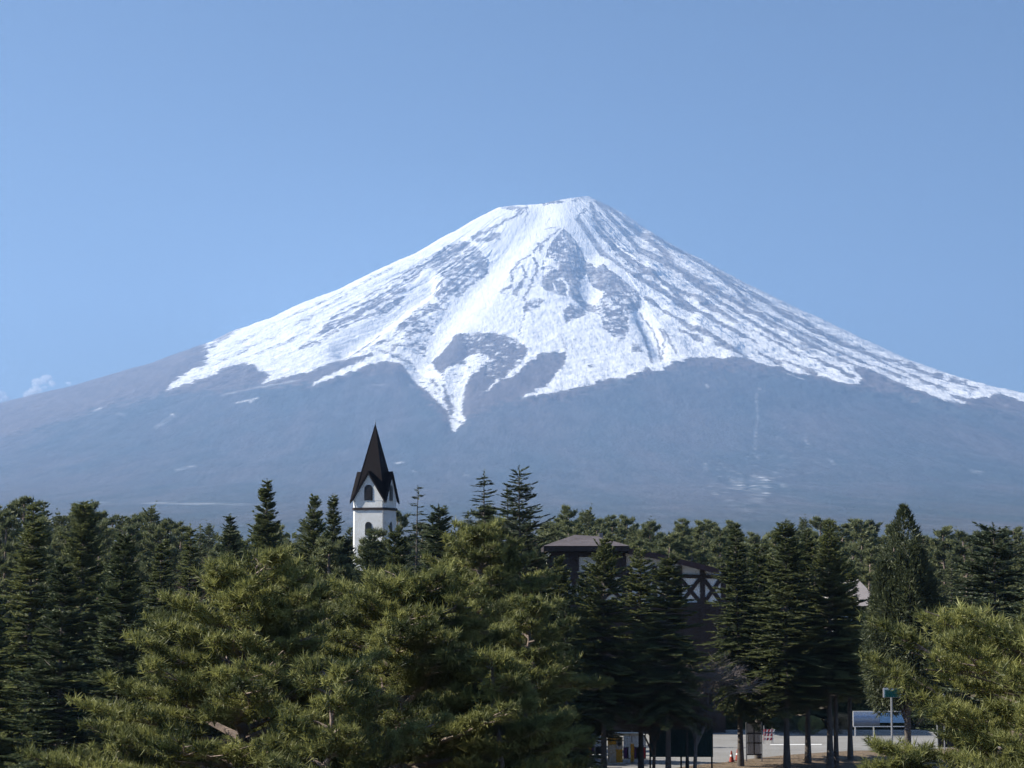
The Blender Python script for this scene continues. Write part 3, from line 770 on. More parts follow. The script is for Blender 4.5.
def make_bushy(name, label, seed, H, Rad, base, mat="dark_needles", n=9000, spires=10, L=.30, W=.07, cat="evergreen tree", group=None):
    """dense upright evergreen grown as a cluster of leaders, each wrapped in drooping sprays"""
    rng = np.random.default_rng(seed)
    root = thing(name, label, cat, group=group)
    g = Geo(); g.tube([(0, 0, 0), (0.03, 0, H * .4), (0, .04, H * .8)], [H * .013, H * .011, .03], 8); part("trunk", g, "fir_bark", root, True)
    wood, leaf = Geo(), Geo()
    hh = H - base
    lead = [(0., 0., base, H, Rad * .66)]
    for k in range(spires):
        a = k * 2.39996 + rng.uniform(-.3, .3); q = rng.uniform(.30, .72); top = base + hh * (1 - q * .72) * rng.uniform(.86, 1.06)
        lead.append((Rad * q * math.cos(a), Rad * q * math.sin(a), base + rng.uniform(-.1, .12) * hh, min(top, H * .96), Rad * rng.uniform(.34, .5)))
    w = np.array([(l[3] - l[2]) * l[4] for l in lead]); w /= w.sum()
    for (x, y, z0, z1, r), f in zip(lead, w):
        m = int(n * f) + 10
        u = rng.uniform(0, 1, m) ** .9; az = rng.uniform(0, 6.283, m)
        prof = np.interp(u, [0, .15, .4, .7, .88, 1], [.55, .9, 1, .74, .40, .04])
        lump = .75 + .7 * (fbm(np.cos(az) * 2 + 9 + x, np.sin(az) * 2 + u * 8 + y, 3, seed) - .3)
        rr = r * prof * lump * rng.uniform(.25, 1, m) ** .4
        P = np.stack([x + rr * np.cos(az), y + rr * np.sin(az), z0 + (z1 - z0) * u], 1)
        out = np.stack([np.cos(az), np.sin(az), 0 * az], 1)
        D = unit(out * rng.uniform(.3, .9, (m, 1)) + UP * (rng.uniform(-1.1, .3, (m, 1)) * (1 - u[:, None]) + u[:, None] ** 2 * 1.2) + rng.normal(0, .3, (m, 3)))
        t = np.clip(.35 + 1.0 * (fbm(az * 2 + x, u * 9, 3, seed + 5) - .5) + rng.normal(0, .16, m), 0, 1)
        S_ = unit(np.cross(D, rng.normal(size=(m, 3))))
        leaf.blades(P, D, L * rng.uniform(.5, 1.25, m), W, S_, t)
        leaf.blades(P, unit(D + rng.normal(0, .45, (m, 3))), L * .7, W * .8, unit(np.cross(D, S_)), t)
        wood.tube([(x * .1, y * .1, z0 - .2 * r), (x * .7, y * .7, z0 + .2 * (z1 - z0)), (x, y, z0 + .5 * (z1 - z0)), (x, y, z1 - .1 * (z1 - z0))], [.06, .05, .035, .012], 5)
    part("branches", wood, "fir_bark", root); part("crown", leaf, mat, root)
    return root

def make_bare(name, label, seed, H, Rad, mat="grey_twigs", depth=5, group=None, cat="bare tree", fork=None):
    """leafless broadleaf tree grown by forking"""
    rng = np.random.default_rng(seed)
    root = thing(name, label, cat, group=group)
    A = [np.zeros((1, 3))]; 
    g, tw = Geo(), Geo()
    P = np.array([[0, 0, 0.]]); D = np.array([[.05, 0, 1.]]); L = np.array([H * .26]); r = np.array([H * .014])
    for k in range(depth + 1):
        Q = P + D * L[:, None]
        (g if k < 3 else tw).rods(P, Q, r, r * .7, 6 if k < 2 else (4 if k < 4 else 3))
        if k == depth: break
        nb = 3 if k < 2 else 4
        n = len(P); f = rng.uniform(.55, 1.0, (n, nb)); f[:, 0] = 1
        P2 = P[:, None] + D[:, None] * (L[:, None] * f)[..., None]
        D2 = unit(D[:, None] + rng.normal(0, .52, (n, nb, 3)) * np.array([Rad / H * 2.2, Rad / H * 2.2, .5]) + UP * .12)
        L = (np.repeat(L, nb) * rng.uniform(.55, .85, n * nb)); r = np.repeat(r, nb) * .56
        P, D = P2.reshape(-1, 3), D2.reshape(-1, 3)
        r = np.maximum(r, .008)
    part("trunk", g, mat, root); part("branches", tw, mat, root)
    return root

def make_shrub(name, label, seed, w, d, h, mat="shrub_leaves", n=2500, L=.10, W=.05, cat="shrub", group=None, x=0):
    rng = np.random.default_rng(seed)
    root = thing(name, label, cat, group=group)
    st = Geo(); k = 14; a = rng.uniform(0, 6.28, k)
    e = np.stack([np.cos(a) * w * .35, np.sin(a) * d * .35, np.full(k, h * .7)], 1); st.rods(np.zeros((k, 3)), e, .025, .01, 4)
    part("stems", st, "fir_bark", root)
    g = Geo(); D = unit(rng.normal(size=(n, 3)) + UP * .25); rad = rng.uniform(.5, 1, (n, 1)) ** .5
    lump = .8 + .4 * fbm(D[:, :1] * 2.2 + 7, D[:, 1:2] * 2.2 + D[:, 2:] * 2, 3, seed)
    P = D * rad * lump * np.array([w / 2, d / 2, h / 2]) + UP * h * .52
    P[:, 2] = np.maximum(P[:, 2], .03)
    dd = unit(D + rng.normal(0, .6, (n, 3)) + UP * .3)
    g.blades(P, dd, L * rng.uniform(.7, 1.3, n), W, unit(np.cross(dd, rng.normal(size=(n, 3)))), np.clip(.5 + rng.normal(0, .22, n), 0, 1))
    part("leaves", g, mat, root)
    return root

def stand(root, px, d, z=None, rz=0.0):
    """put a thing's base on the ground on the bearing of px, d metres away"""
    x = ray(px, HORIZON)[0] * d
    root.location = (x, d, float(ground_z(math.hypot(x, d))) - .03 if z is None else z); root.rotation_euler[2] = rz
    return root

def height_to(py, d, g=None):
    """height of something whose top shows at py"""
    return at(512, py, d)[2] - float(ground_z(d) if g is None else g)

# -------- nearest pines
def pine_at(label, px, top, d, half_px, base, seed, name="red_pine", **k):
    H = height_to(top, d); Rad = half_px / F * d
    return stand(make_pine(name, label, seed, H, Rad, base, **k), px, d, None, seed * 1.7)
pine_at("broad foreground pine with sunlit yellow green needle pads, left of the bell tower", 215, 560, 50, 205, 4.6, 11, limbs=54, lean=(.8, 0), dens=1.2, prof=[1, 1, .85, .55, .28, .06])
pine_at("wide spreading foreground pine below the bell tower with dark crooked limbs showing", 398, 578, 56, 172, 4.8, 23, limbs=54, lean=(.5, 0), dens=1.15, prof=[.95, 1, .95, .72, .42, .08])
pine_at("soft green pine crown right in front of the bell tower's lower wall", 366, 530, 130, 46, 3.5, 91, limbs=34, dens=.8, L=.26, W=.05, nt=8, mat="far_needles")
pine_at("wide flat topped pine left of the bell tower's lower wall, between two dark firs", 338, 540, 124, 46, 3.5, 92, limbs=34, dens=.8, L=.26, W=.05, nt=8, mat="far_needles")
pine_at("tall layered pine behind the middle foreground pine, its top just right of the bell tower", 462, 524, 74, 118, 5.5, 37, limbs=46, lean=(.9, 0), dens=1.0, L=.20, W=.032)
pine_at("lower foreground pine in front of the yellow gate posts at the picture's bottom", 500, 655, 54, 66, 3.4, 43, limbs=30, dens=1.2, prof=[1, 1, .9, .7, .45, .1])
pine_at("nearest pine at the right edge with bright yellow green needles and long low boughs", 1012, 648, 37, 158, 3.4, 59, limbs=56, lean=(.1, 0), dens=1.5, L=.15, W=.018, nt=12, prof=[(0, .7), (.5, .55), (.7, .5), (.80, 1.0), (.9, .85), (1, .35)])
pine_at("small low grey green pine beside the billboard at the nearest pine's foot", 882, 746, 36, 48, 5.2, 61, limbs=22, dens=1.6, L=.14, W=.017, nt=12)
pine_at("sunlit pine bough reaching in from the right border above the nearest pine", 1080, 556, 34, 104, 6.6, 67, limbs=30, dens=1.4, L=.15, W=.018, nt=12)
pine_at("low pale pine crown filling the bottom edge under the bell tower", 330, 668, 46, 120, 3.2, 71, limbs=30, dens=1.2)
pine_at("grey green pine in the middle depth between the two broad foreground pines", 318, 596, 66, 90, 5.0, 83, limbs=36, dens=1.0, L=.20, W=.030)
pine_at("rounded pine at the right end of the foreground pine mass, left of the lodge's firs", 518, 600, 68, 62, 4.6, 89, limbs=34, dens=1.0, L=.20, W=.030, prof=[1, 1, .9, .7, .45, .1])

# -------- firs of the middle distance: (px, top py, distance, half width px, crown base m, label, options)
FIRS = [
    (28, 503, 96, 66, 1.5, "dense dark fir at the far left edge, the tallest of the left group", {}),
    (-22, 512, 86, 60, 1.5, "dark fir cut by the left picture border", {}),
    (84, 502, 112, 50, 2, "slim pointed fir behind the dense dark fir at far left", {}),
    (118, 531, 88, 44, 1.2, "blackish round topped fir standing in front of the left group", dict(mat="dark_needles", dome=.35)),
    (158, 540, 98, 50, 1.5, "dark fir between the round topped fir and the yellow green foreground pine", {}),
    (60, 560, 84, 62, 1.0, "low dark fir with drooping boughs in front of the far left firs", dict(mat="dark_needles")),
    (190, 524, 125, 42, 2, "olive green fir left of the tall narrow spire shaped fir", {}),
    (266, 479, 118, 50, 2, "tall narrow spire shaped fir left of the bell tower rising above its neighbours", dict(ragged=.35)),
    (232, 514, 112, 40, 2, "shorter dark fir touching the left side of the tall narrow fir", dict(mat="dark_needles")),
    (312, 497, 128, 42, 2, "broad fir with two pointed tops just left of the bell tower", {}),
    (331, 494, 134, 40, 2, "fir with an upright leader nearest the left wall of the bell tower", {}),
    (368, 536, 108, 46, 2, "pale green fir standing in front of the bell tower's foot", dict(mat="cedar_needles")),
    (394, 528, 122, 36, 2, "dark fir covering the lower right corner of the bell tower", {}),
    (441, 504, 120, 34, 2, "small blackish domed evergreen right of the bell tower", dict(mat="dark_needles", dome=.5)),
    (516, 556, 96, 50, 2, "very dark broad fir left of the timber framed lodge", dict(mat="dark_needles", dome=.3)),
    (350, 540, 134, 44, 2, "soft green fir hiding the lower left side of the bell tower", dict(mat="far_needles")),
    (382, 546, 128, 44, 2, "soft green fir hiding the lower right side of the bell tower", dict(mat="far_needles")),
    (566, 602, 108, 46, 1.5, "dark fir below the left end of the lodge, its tip under the crossed braces", dict(mat="dark_needles")),
    (584, 566, 122, 40, 2.5, "slender fir before the lodge's left wall", {}),
    (562, 558, 118, 50, 2, "shaggy fir rising to the crossed braces at the lodge's left end", {}),
    (541, 552, 112, 52, 2, "fir with open boughs hiding the left end of the timber framed lodge", {}),
    (603, 540, 114, 60, 4.2, "fir standing in front of the middle of the timber framed lodge", {}),
    (640, 546, 119, 54, 4.2, "second fir in front of the lodge, right of the ridge end", {}),
    (667, 553, 112, 52, 4.2, "fir with a rounded top left of the lodge's crossed timber wall", dict(dome=.25)),
    (686, 640, 122, 32, 4.2, "short fir below the lodge's crossed timber wall", {}),
    (739, 525, 125, 50, 3.6, "tall fir right of the lodge whose pale trunk stands beside the traffic cones", dict(ragged=.3)),
    (756, 545, 130, 36, 3.6, "narrow fir whose thin dark trunk stands at the notice board", {}),
    (785, 519, 121, 46, 3.8, "tall dense fir left of the pair of grey trunks", {}),
    (806, 528, 127, 40, 3.8, "fir left of the bushy upright evergreen, half hidden by its neighbours", {}),
    (828, 524, 122, 46, 4.4, "fir standing on the thicker trunk left of the billboard", {}),
    (848, 560, 129, 36, 4.2, "short fir with spread boughs before the grey hip roof", {}),
    (834, 560, 123, 30, 5.2, "narrow fir sharing its spot with the thicker trunk left of the billboard", dict(mat="dark_needles")),
]
for i, (px, top, d, hw, base, lab, op) in enumerate(FIRS):
    o = dict(spray=6, gap=.12, tw=.55, W=.11, sp=.35, nb=8, ragged=.38); o.update(op)
    stand(make_fir("fir_tree", lab, 100 + i, height_to(top, d), hw / F * d, base, **o), px, d, None, i * 1.3)

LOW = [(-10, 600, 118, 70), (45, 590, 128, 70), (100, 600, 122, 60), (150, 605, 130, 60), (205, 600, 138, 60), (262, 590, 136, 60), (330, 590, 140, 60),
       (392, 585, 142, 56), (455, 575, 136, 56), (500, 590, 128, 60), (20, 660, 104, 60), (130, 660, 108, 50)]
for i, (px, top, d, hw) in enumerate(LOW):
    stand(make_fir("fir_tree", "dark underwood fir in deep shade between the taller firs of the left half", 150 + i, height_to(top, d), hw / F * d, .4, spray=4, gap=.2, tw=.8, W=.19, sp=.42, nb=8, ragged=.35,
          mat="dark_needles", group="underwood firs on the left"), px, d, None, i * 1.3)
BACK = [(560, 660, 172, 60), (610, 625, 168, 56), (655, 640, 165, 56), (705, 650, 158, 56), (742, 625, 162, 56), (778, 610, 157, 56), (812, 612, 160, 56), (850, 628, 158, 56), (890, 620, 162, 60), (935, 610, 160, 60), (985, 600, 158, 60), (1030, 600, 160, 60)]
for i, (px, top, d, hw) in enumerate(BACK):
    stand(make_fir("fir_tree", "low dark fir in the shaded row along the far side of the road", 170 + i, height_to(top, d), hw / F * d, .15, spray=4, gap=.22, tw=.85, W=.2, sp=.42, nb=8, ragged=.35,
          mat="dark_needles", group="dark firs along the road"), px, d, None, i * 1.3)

# -------- cedars with spiky tops, flat tiers
CED = [
    (487, 470, 116, 66, 3, "spiky cedar with a thin bare leader, left of the pair right of the bell tower", dict(power=.85, sp=.5, top_el=25, low_el=5, tw=.45, ragged=.3, droop=.2)),
    (506, 486, 122, 50, 3, "slim cedar between the two taller spiky cedars", dict(power=.85, sp=.5, top_el=20, low_el=5, tw=.4, ragged=.3, droop=.2)),
    (523, 466, 112, 74, 3, "tallest spiky cedar with pale drooping boughs, left of the lodge roof", dict(power=.85, sp=.55, top_el=20, low_el=5, tw=.55, ragged=.3, droop=.22)),
    (416, 486, 140, 40, 3, "thin pale conifer with sparse tiers right behind the bell tower", dict(power=.8, sp=.7, nb=6, top_el=20, low_el=5, tw=.5, ragged=.3)),
    (990, 523, 98, 66, 1.5, "broad cedar with flat spreading tiers behind the nearest pine", dict(power=.55, sp=.62, nb=8, top_el=14, low_el=4, tw=.75, ragged=.22, droop=.05, curl=0, W=.12, dome=.2)),
    (1034, 560, 90, 60, 1.5, "cedar at the right border with level tiers in shade", dict(power=.6, sp=.6, nb=8, top_el=12, low_el=4, tw=.7, droop=.05, curl=0, W=.12)),
]
for i, (px, top, d, hw, base, lab, op) in enumerate(CED):
    o = dict(mat="cedar_needles", spray=6, gap=.14, W=.09); o.update(op)
    stand(make_fir("cedar_tree", lab, 200 + i, height_to(top, d), hw / F * d, base, cat="cedar tree", **o), px, d, None, i * .9)

stand(make_bushy("yew_tree", "dense upright dark evergreen with a pointed top, left of the broad cedar", 301, height_to(507, 112), 56 / F * 112, 4.6, mat="yew_needles", n=34000, L=.30, W=.065, spires=16), 905, 112)
stand(make_bushy("yew_tree", "dark evergreen mass directly beneath the bushy upright evergreen's crown", 303, height_to(622, 156), 50 / F * 156, .4, n=14000, spires=9, L=.4, W=.1), 918, 156)
stand(make_bushy("yew_tree", "small dark evergreen in the gap under the bushy upright evergreen's left side", 302, height_to(606, 155), 34 / F * 155, .6, n=8000, L=.4, W=.1), 872, 155)
stand(make_bare("bare_tree", "leafless grey tree with pale fine twigs below the lodge's crossed timber wall", 401, height_to(607, 118), 6.4, depth=7), 693, 118)
stand(make_bare("bare_tree", "leafless tree with a thick forked trunk behind the dark green board", 402, height_to(632, 116), 5.5, depth=7, mat="brown_twigs"), 652, 116)
stand(make_bare("bare_tree", "brown leafless tree in the gap right of the far left firs", 403, height_to(517, 150), 3.4, depth=6, mat="brown_twigs"), 215, 150)

# -------- the wood behind: prototypes copied, each copy a tree of its own
FAR = []
def far_protos():
    for i in range(4):
        FAR.append(("pine", make_pine("forest_pine", "x", 500 + i, 15, 3.3, 3.5 - i * .5, mat="far_needles", limbs=30, nt=6, L=.36, W=.085, dens=.7, flat=.9, prof=[[.8, .95, 1, .68, .34, .06], [.8, .9, 1, .85, .5, .1]][i % 2])))
    for i in range(3):
        FAR.append(("fir", make_fir("forest_fir", "x", 520 + i, 15, 3.0, 2, mat="far_needles", sp=.5, nb=7, spray=3, gap=.3, tw=.85, W=.2, cat="fir tree", ragged=.35)))
    FAR.append(("bare", make_bare("forest_bare_tree", "x", 540, 14, 3.2, depth=5, mat="brown_twigs")))
far_protos()
ROWS = [  # image x range, skyline in image pixels, distances, label, count
    (-30, 235, [(-30, 508), (60, 505), (120, 512), (165, 508), (200, 520), (235, 524)], (190, 330), 34, "distant conifer in the wood behind the dark firs on the left", "distant trees on the left"),
    (235, 560, [(235, 520), (345, 520), (400, 512), (480, 515), (560, 518)], (190, 330), 26, "distant conifer in the wood behind the bell tower", "distant trees behind the tower"),
    (540, 720, [(540, 514), (580, 516), (640, 524), (720, 530)], (210, 380), 44, "distant pine in the wood rising behind the timber framed lodge roof", "distant trees behind the lodge"),
    (720, 930, [(720, 522), (760, 526), (820, 522), (880, 530), (930, 538)], (200, 380), 36, "distant pine in the wood behind the firs right of the lodge", "distant trees right of the lodge"),
    (920, 1060, [(920, 538), (960, 532), (1000, 535), (1060, 530)], (180, 340), 22, "distant tree in the wood beyond the broad cedar", "distant trees on the right"),
]
rng = np.random.default_rng(77)
used = set()
for (x0, x1, sky_, dd, cnt, lab, grp) in ROWS:
    for i in range(cnt):
        px = x0 + (x1 - x0) * (i + rng.uniform(.1, .9)) / cnt
        q = [.0, .45, .8, .25][i % 4] + rng.uniform(0, .2)
        d = dd[0] + (dd[1] - dd[0]) * q
        top = np.interp(px, [s_[0] for s_ in sky_], [s_[1] for s_ in sky_]) + rng.uniform(-9, 12) + (14 * (1 - q) if q < .3 else 0)
        r_ = rng.uniform(); bare_ok = (150 < px < 235)
        k = 7 if (r_ < .35 and bare_ok) or r_ < .04 else (rng.integers(0, 4) if r_ < .66 else rng.integers(4, 7))
        if d > 185 and 340 < px < 400 and d < 235: d = 240
        g = float(ground_z(d)); H = max(8.0, height_to(top, d)); 
        src = FAR[k][1]; sc = H / (14 if k == 7 else 15); w_ = rng.uniform(.85, 1.2)
        x = ray(px, HORIZON)[0] * d
        kind = {"pine": "distant pine", "fir": "distant fir", "bare": "distant leafless tree"}[FAR[k][0]]
        l_ = kind + lab[lab.index(" in the wood"):]
        if k not in used:
            used.add(k); o = src; o.location = (x, d, g); o.rotation_euler = (0, 0, rng.uniform(0, 6.28)); o["label"] = l_; o.scale = (sc * w_,) * 2 + (sc,); o["group"] = grp
        else:
            copy_thing(src, (x, d, g), rng.uniform(0, 6.28), l_, (sc * w_, sc * w_, sc), grp)

# far wood that reads as one mass
def far_wood():
    rng = np.random.default_rng(5); n = 2600; g = Geo()
    d = rng.uniform(360, 1900, n); px = rng.uniform(-120, 1150, n)
    x = (px - 512) / F * d; z = ground_z(d); H = rng.uniform(9, 15, n)
    m = 26
    u = rng.uniform(.25, 1, (n, m)); a = rng.uniform(0, 6.28, (n, m)); rr = 3.0 * (1 - u) ** .6 * rng.uniform(.5, 1, (n, m)) + .2
    P = np.stack([x[:, None] + rr * np.cos(a), d[:, None] + rr * np.sin(a), z[:, None] + H[:, None] * u], -1).reshape(-1, 3)
    out = np.stack([np.cos(a), np.sin(a), .5 + 0 * a], -1).reshape(-1, 3); D = unit(out + rng.normal(0, .4, out.shape))
    for k in range(2):
        g.blades(P, D, 1.9, 1.1, unit(np.cross(D, rng.normal(size=D.shape))), np.clip(rng.normal(.4, .2, len(P)), 0, 1))
    o = part("distant_wood", g, "far_needles"); tag(o, "dark evergreen wood covering the plain up to the mountain's foot", "wood", kind="stuff")
far_wood()

# ------------------------------------------------------------------ road and verge
def gp(px, py, z=0.0):
    x, dz = ray(px, py); d = (z - EYE) / dz
    return (x * d, d)
plain("road_asphalt", (.27, .265, .255), .9, .12, .35, c2=(.20, .195, .185), bump=.1)
plain("needle_litter", (.20, .145, .10), .95, .25, 1.2, c2=(.09, .07, .045), bump=.3)
plain("kerb_concrete", (.42, .41, .39), .85, .1, 2)
plain("road_paint", (.75, .75, .73), .7, .08, 5)
plain("white_plaster", (.84, .84, .82), .8, .05, 1.2, c2=(.68, .68, .65))
plain("dark_timber", (.040, .028, .026), .7, .2, 4)
plain("spire_slate", (.011, .0075, .0095), .75, .2, 3, c2=(.006, .005, .006), spec=.12)
plain("lodge_roof", (.12, .10, .10), .75, .15, 1.5, c2=(.075, .062, .062))
plain("maroon_roof", (.060, .034, .036), .7, .15, 1.5)
plain("cream_wall", (.60, .57, .50), .85, .06, 1.2)
plain("grey_roof", (.30, .27, .26), .8, .1, 1.5)
plain("dark_glass", (.015, .018, .022), .35, .05, 1, spec=.3)
plain("green_board", (.010, .045, .040), .5, .1, 1.5)
plain("sky_blue_paint", (.20, .38, .62), .6, .06, 2)
plain("red_paint", (.48, .035, .05), .55, .08, 3)
plain("orange_paint", (.62, .24, .07), .55, .08, 3)
plain("yellow_paint", (.62, .36, .05), .55, .08, 3)
plain("purple_paint", (.13, .05, .16), .55, .1, 3)
plain("white_paint", (.80, .80, .80), .5, .04, 3)
plain("steel_grey", (.38, .39, .40), .45, .08, 4, metal=.4)
plain("black_rubber", (.02, .02, .02), .8, .1, 6)
plain("navy_paint", (.012, .035, .16), .3, .05, 2)
plain("panel_grey", (.50, .51, .53), .6, .06, 3)
plain("cone_red", (.36, .06, .035), .6, .1, 5)
plain("sign_green", (.01, .12, .10), .5, .06, 3)
plain("pale_blue_paint", (.42, .55, .66), .5, .06, 3)

def sheet(name, mat, pts, z, label=None):
    g = Geo(); g.add([(*gp(px, py), z) for px, py in pts], [list(range(len(pts)))])
    v = g.v[0]; 
    n = np.cross(v[1] - v[0], v[2] - v[1])
    if n[2] < 0: g.l[0] = g.l[0][::-1]
    return structure(name, g, mat, label=label)
EDGE = [(560, 900), (600, 850), (640, 790), (655, 771), (690, 766), (720, 763), (760, 758), (790, 755), (850, 751), (905, 750), (960, 748), (1100, 747)]
sheet("road", "road_asphalt", [(430, 900), (430, 732.3), (1100, 732.3)] + EDGE[::-1], .012, "pale sunlit asphalt road and forecourt behind the fir trunks")
sheet("verge", "needle_litter", EDGE + [(1100, 900)], .020, "brown needle littered verge round the fir trunks")
sheet("road_marking", "road_paint", [(770, 744.6), (770, 745.5), (822, 745.3), (822, 744.4)], .024, "white line painted on the road")
def kerb():
    g = Geo(); y0 = gp(700, 732.3)[1]
    g.box(-16, 60, y0, y0 + .25, 0, .15); return g
structure("kerb", kerb(), "kerb_concrete")
def litter():
    rng = np.random.default_rng(3); n = 9000; g = Geo()
    px = rng.uniform(640, 1000, n); py = rng.uniform(749, 800, n)
    ok = py > np.interp(px, [640, 655, 720, 790, 850, 960, 1000], [788, 772, 764, 756, 752, 749, 748.5])
    P = np.array([(*gp(a, b), .02) for a, b in zip(px[ok], py[ok])])
    D = unit(rng.normal(size=P.shape) * [1, 1, .5] + UP * .4); g.blades(P, D, rng.uniform(.05, .16, len(P)), .03, unit(np.cross(D, rng.normal(size=P.shape))), rng.uniform(0, 1, len(P)))
    o = part("dry_grass", g, "dry_grass"); o["kind"] = "stuff"; o["label"] = "dry winter grass and twigs on the brown verge"
foliage("dry_grass", (.16, .12, .07), (.42, .34, .20), .2)
litter()

# ------------------------------------------------------------------ bell tower
def arch(w, h, n=8):
    r = w / 2
    return [(-r, 0), (r, 0)] + [(r * math.cos(a), h - r + r * math.sin(a)) for a in np.linspace(0, math.pi, n)]
def tower():
    d = 200.; k = d / F
    def z(py): return at(375, py, d)[2]
    c = at(374.5, HORIZON, d)
    root = thing("bell_tower", "white square bell tower with four gables and a dark pointed spire", "tower", (c[0], d, 0), R(-18))
    a = 1.56; zc = z(511); gz = float(ground_z(d)) - .4
    ch = .22; o8 = [(-a + ch, -a), (a - ch, -a), (a, -a + ch), (a, a - ch), (a - ch, a), (-a + ch, a), (-a, a - ch), (-a, -a + ch)]
    g = Geo(); g.prism(o8, gz, z(500), 'z'); part("wall", g, "white_plaster", root)
    g = Geo(); g.prism([(x * 1.05, y * 1.05) for x, y in o8], zc + .05, z(508), 'z'); part("cornice", g, "dark_timber", root)
    tip = z(424); zb = z(500); b = 1.5
    g = Geo(); V = [(-b, -b, zb), (b, -b, zb), (b, b, zb), (-b, b, zb), (0, 0, tip)]
    g.add(V, [(0, 1, 4), (1, 2, 4), (2, 3, 4), (3, 0, 4)]); g.add(V[:4], [(3, 2, 1, 0)])
    # corner ribs
    for s in V[:4]: g.rods(s, V[4], .05, .02, 5)
    sp = part("spire", g, "spire_slate", root)
    g = Geo(); g.rods((0, 0, tip - .1), (0, 0, tip + .45), .03, .012, 6); g.rods((0, 0, tip + .05), (0, 0, tip + .14), .06, .06, 8); part("finial", g, "steel_grey", sp)
    za = z(473.5); zl = z(499)
    for q in range(4):
        ang = q * math.pi / 2
        def put(name, build, mat, par, off=0):
            g = Geo(); build(g)
            for i, v in enumerate(g.v): g.v[i] = Geo._m(v, ang, None)
            return part(name, g, mat, par)
        gb = put("gable", lambda g: g.prism([(-a + .06, zl - .2), (a - .06, zl - .2), (0, za - .12)], -a - .012, -a + .5), "white_plaster", root)
        def roof(g):
            t = .17
            for s in (-1, 1):
                yf = -a - .20 + (.002 if s > 0 else 0)
                V = [(0, yf, za + t), (s * (a + .13), yf, zl - .22), (0, -.1, za + t)]; V += [(x, y, zz - .26) for x, y, zz in V]
                g.add(V, [(0, 1, 2), (5, 4, 3)]); g.add(V, [(0, 3, 4, 1), (1, 4, 5, 2), (2, 5, 3, 0)])
        put("gable_roof", roof, "spire_slate", root)
        def win(g, z0, w, h): g.prism([(x, z0 + y) for x, y in arch(w, h)], -a - .07, -a - .02)
        def frm(g, z0, w, h): g.prism([(x, z0 - .06 + y) for x, y in arch(w + .14, h + .13)], -a - .045, -a - .02)
        w = put("window", lambda g: win(g, z(500.2), .66, 1.28), "dark_glass", root)
        put("window_frame", lambda g: frm(g, z(500.2), .66, 1.28), "dark_timber", w)
        def lou(g):
            for i in range(6): g.box(-.27, .27, -a - .085, -a - .075, z(500.2) + .1 + i * .17, z(500.2) + .15 + i * .17)
        put("louvre", lou, "dark_timber", w)
        w2 = put("window", lambda g: g.prism([(x, z(535) + y) for x, y in arch(.5, 1.1)], -a - .05, -a - .01), "dark_glass", root)
        put("window_frame", lambda g: g.prism([(x, z(535) - .05 + y) for x, y in arch(.62, 1.22)], -a - .03, -a - .005), "dark_timber", w2)
    g = Geo(); g.rods((a - .1, -a - .06, gz), (a - .1, -a - .06, zc), .05, .05, 6); part("downpipe", g, "steel_grey", root)
tower()

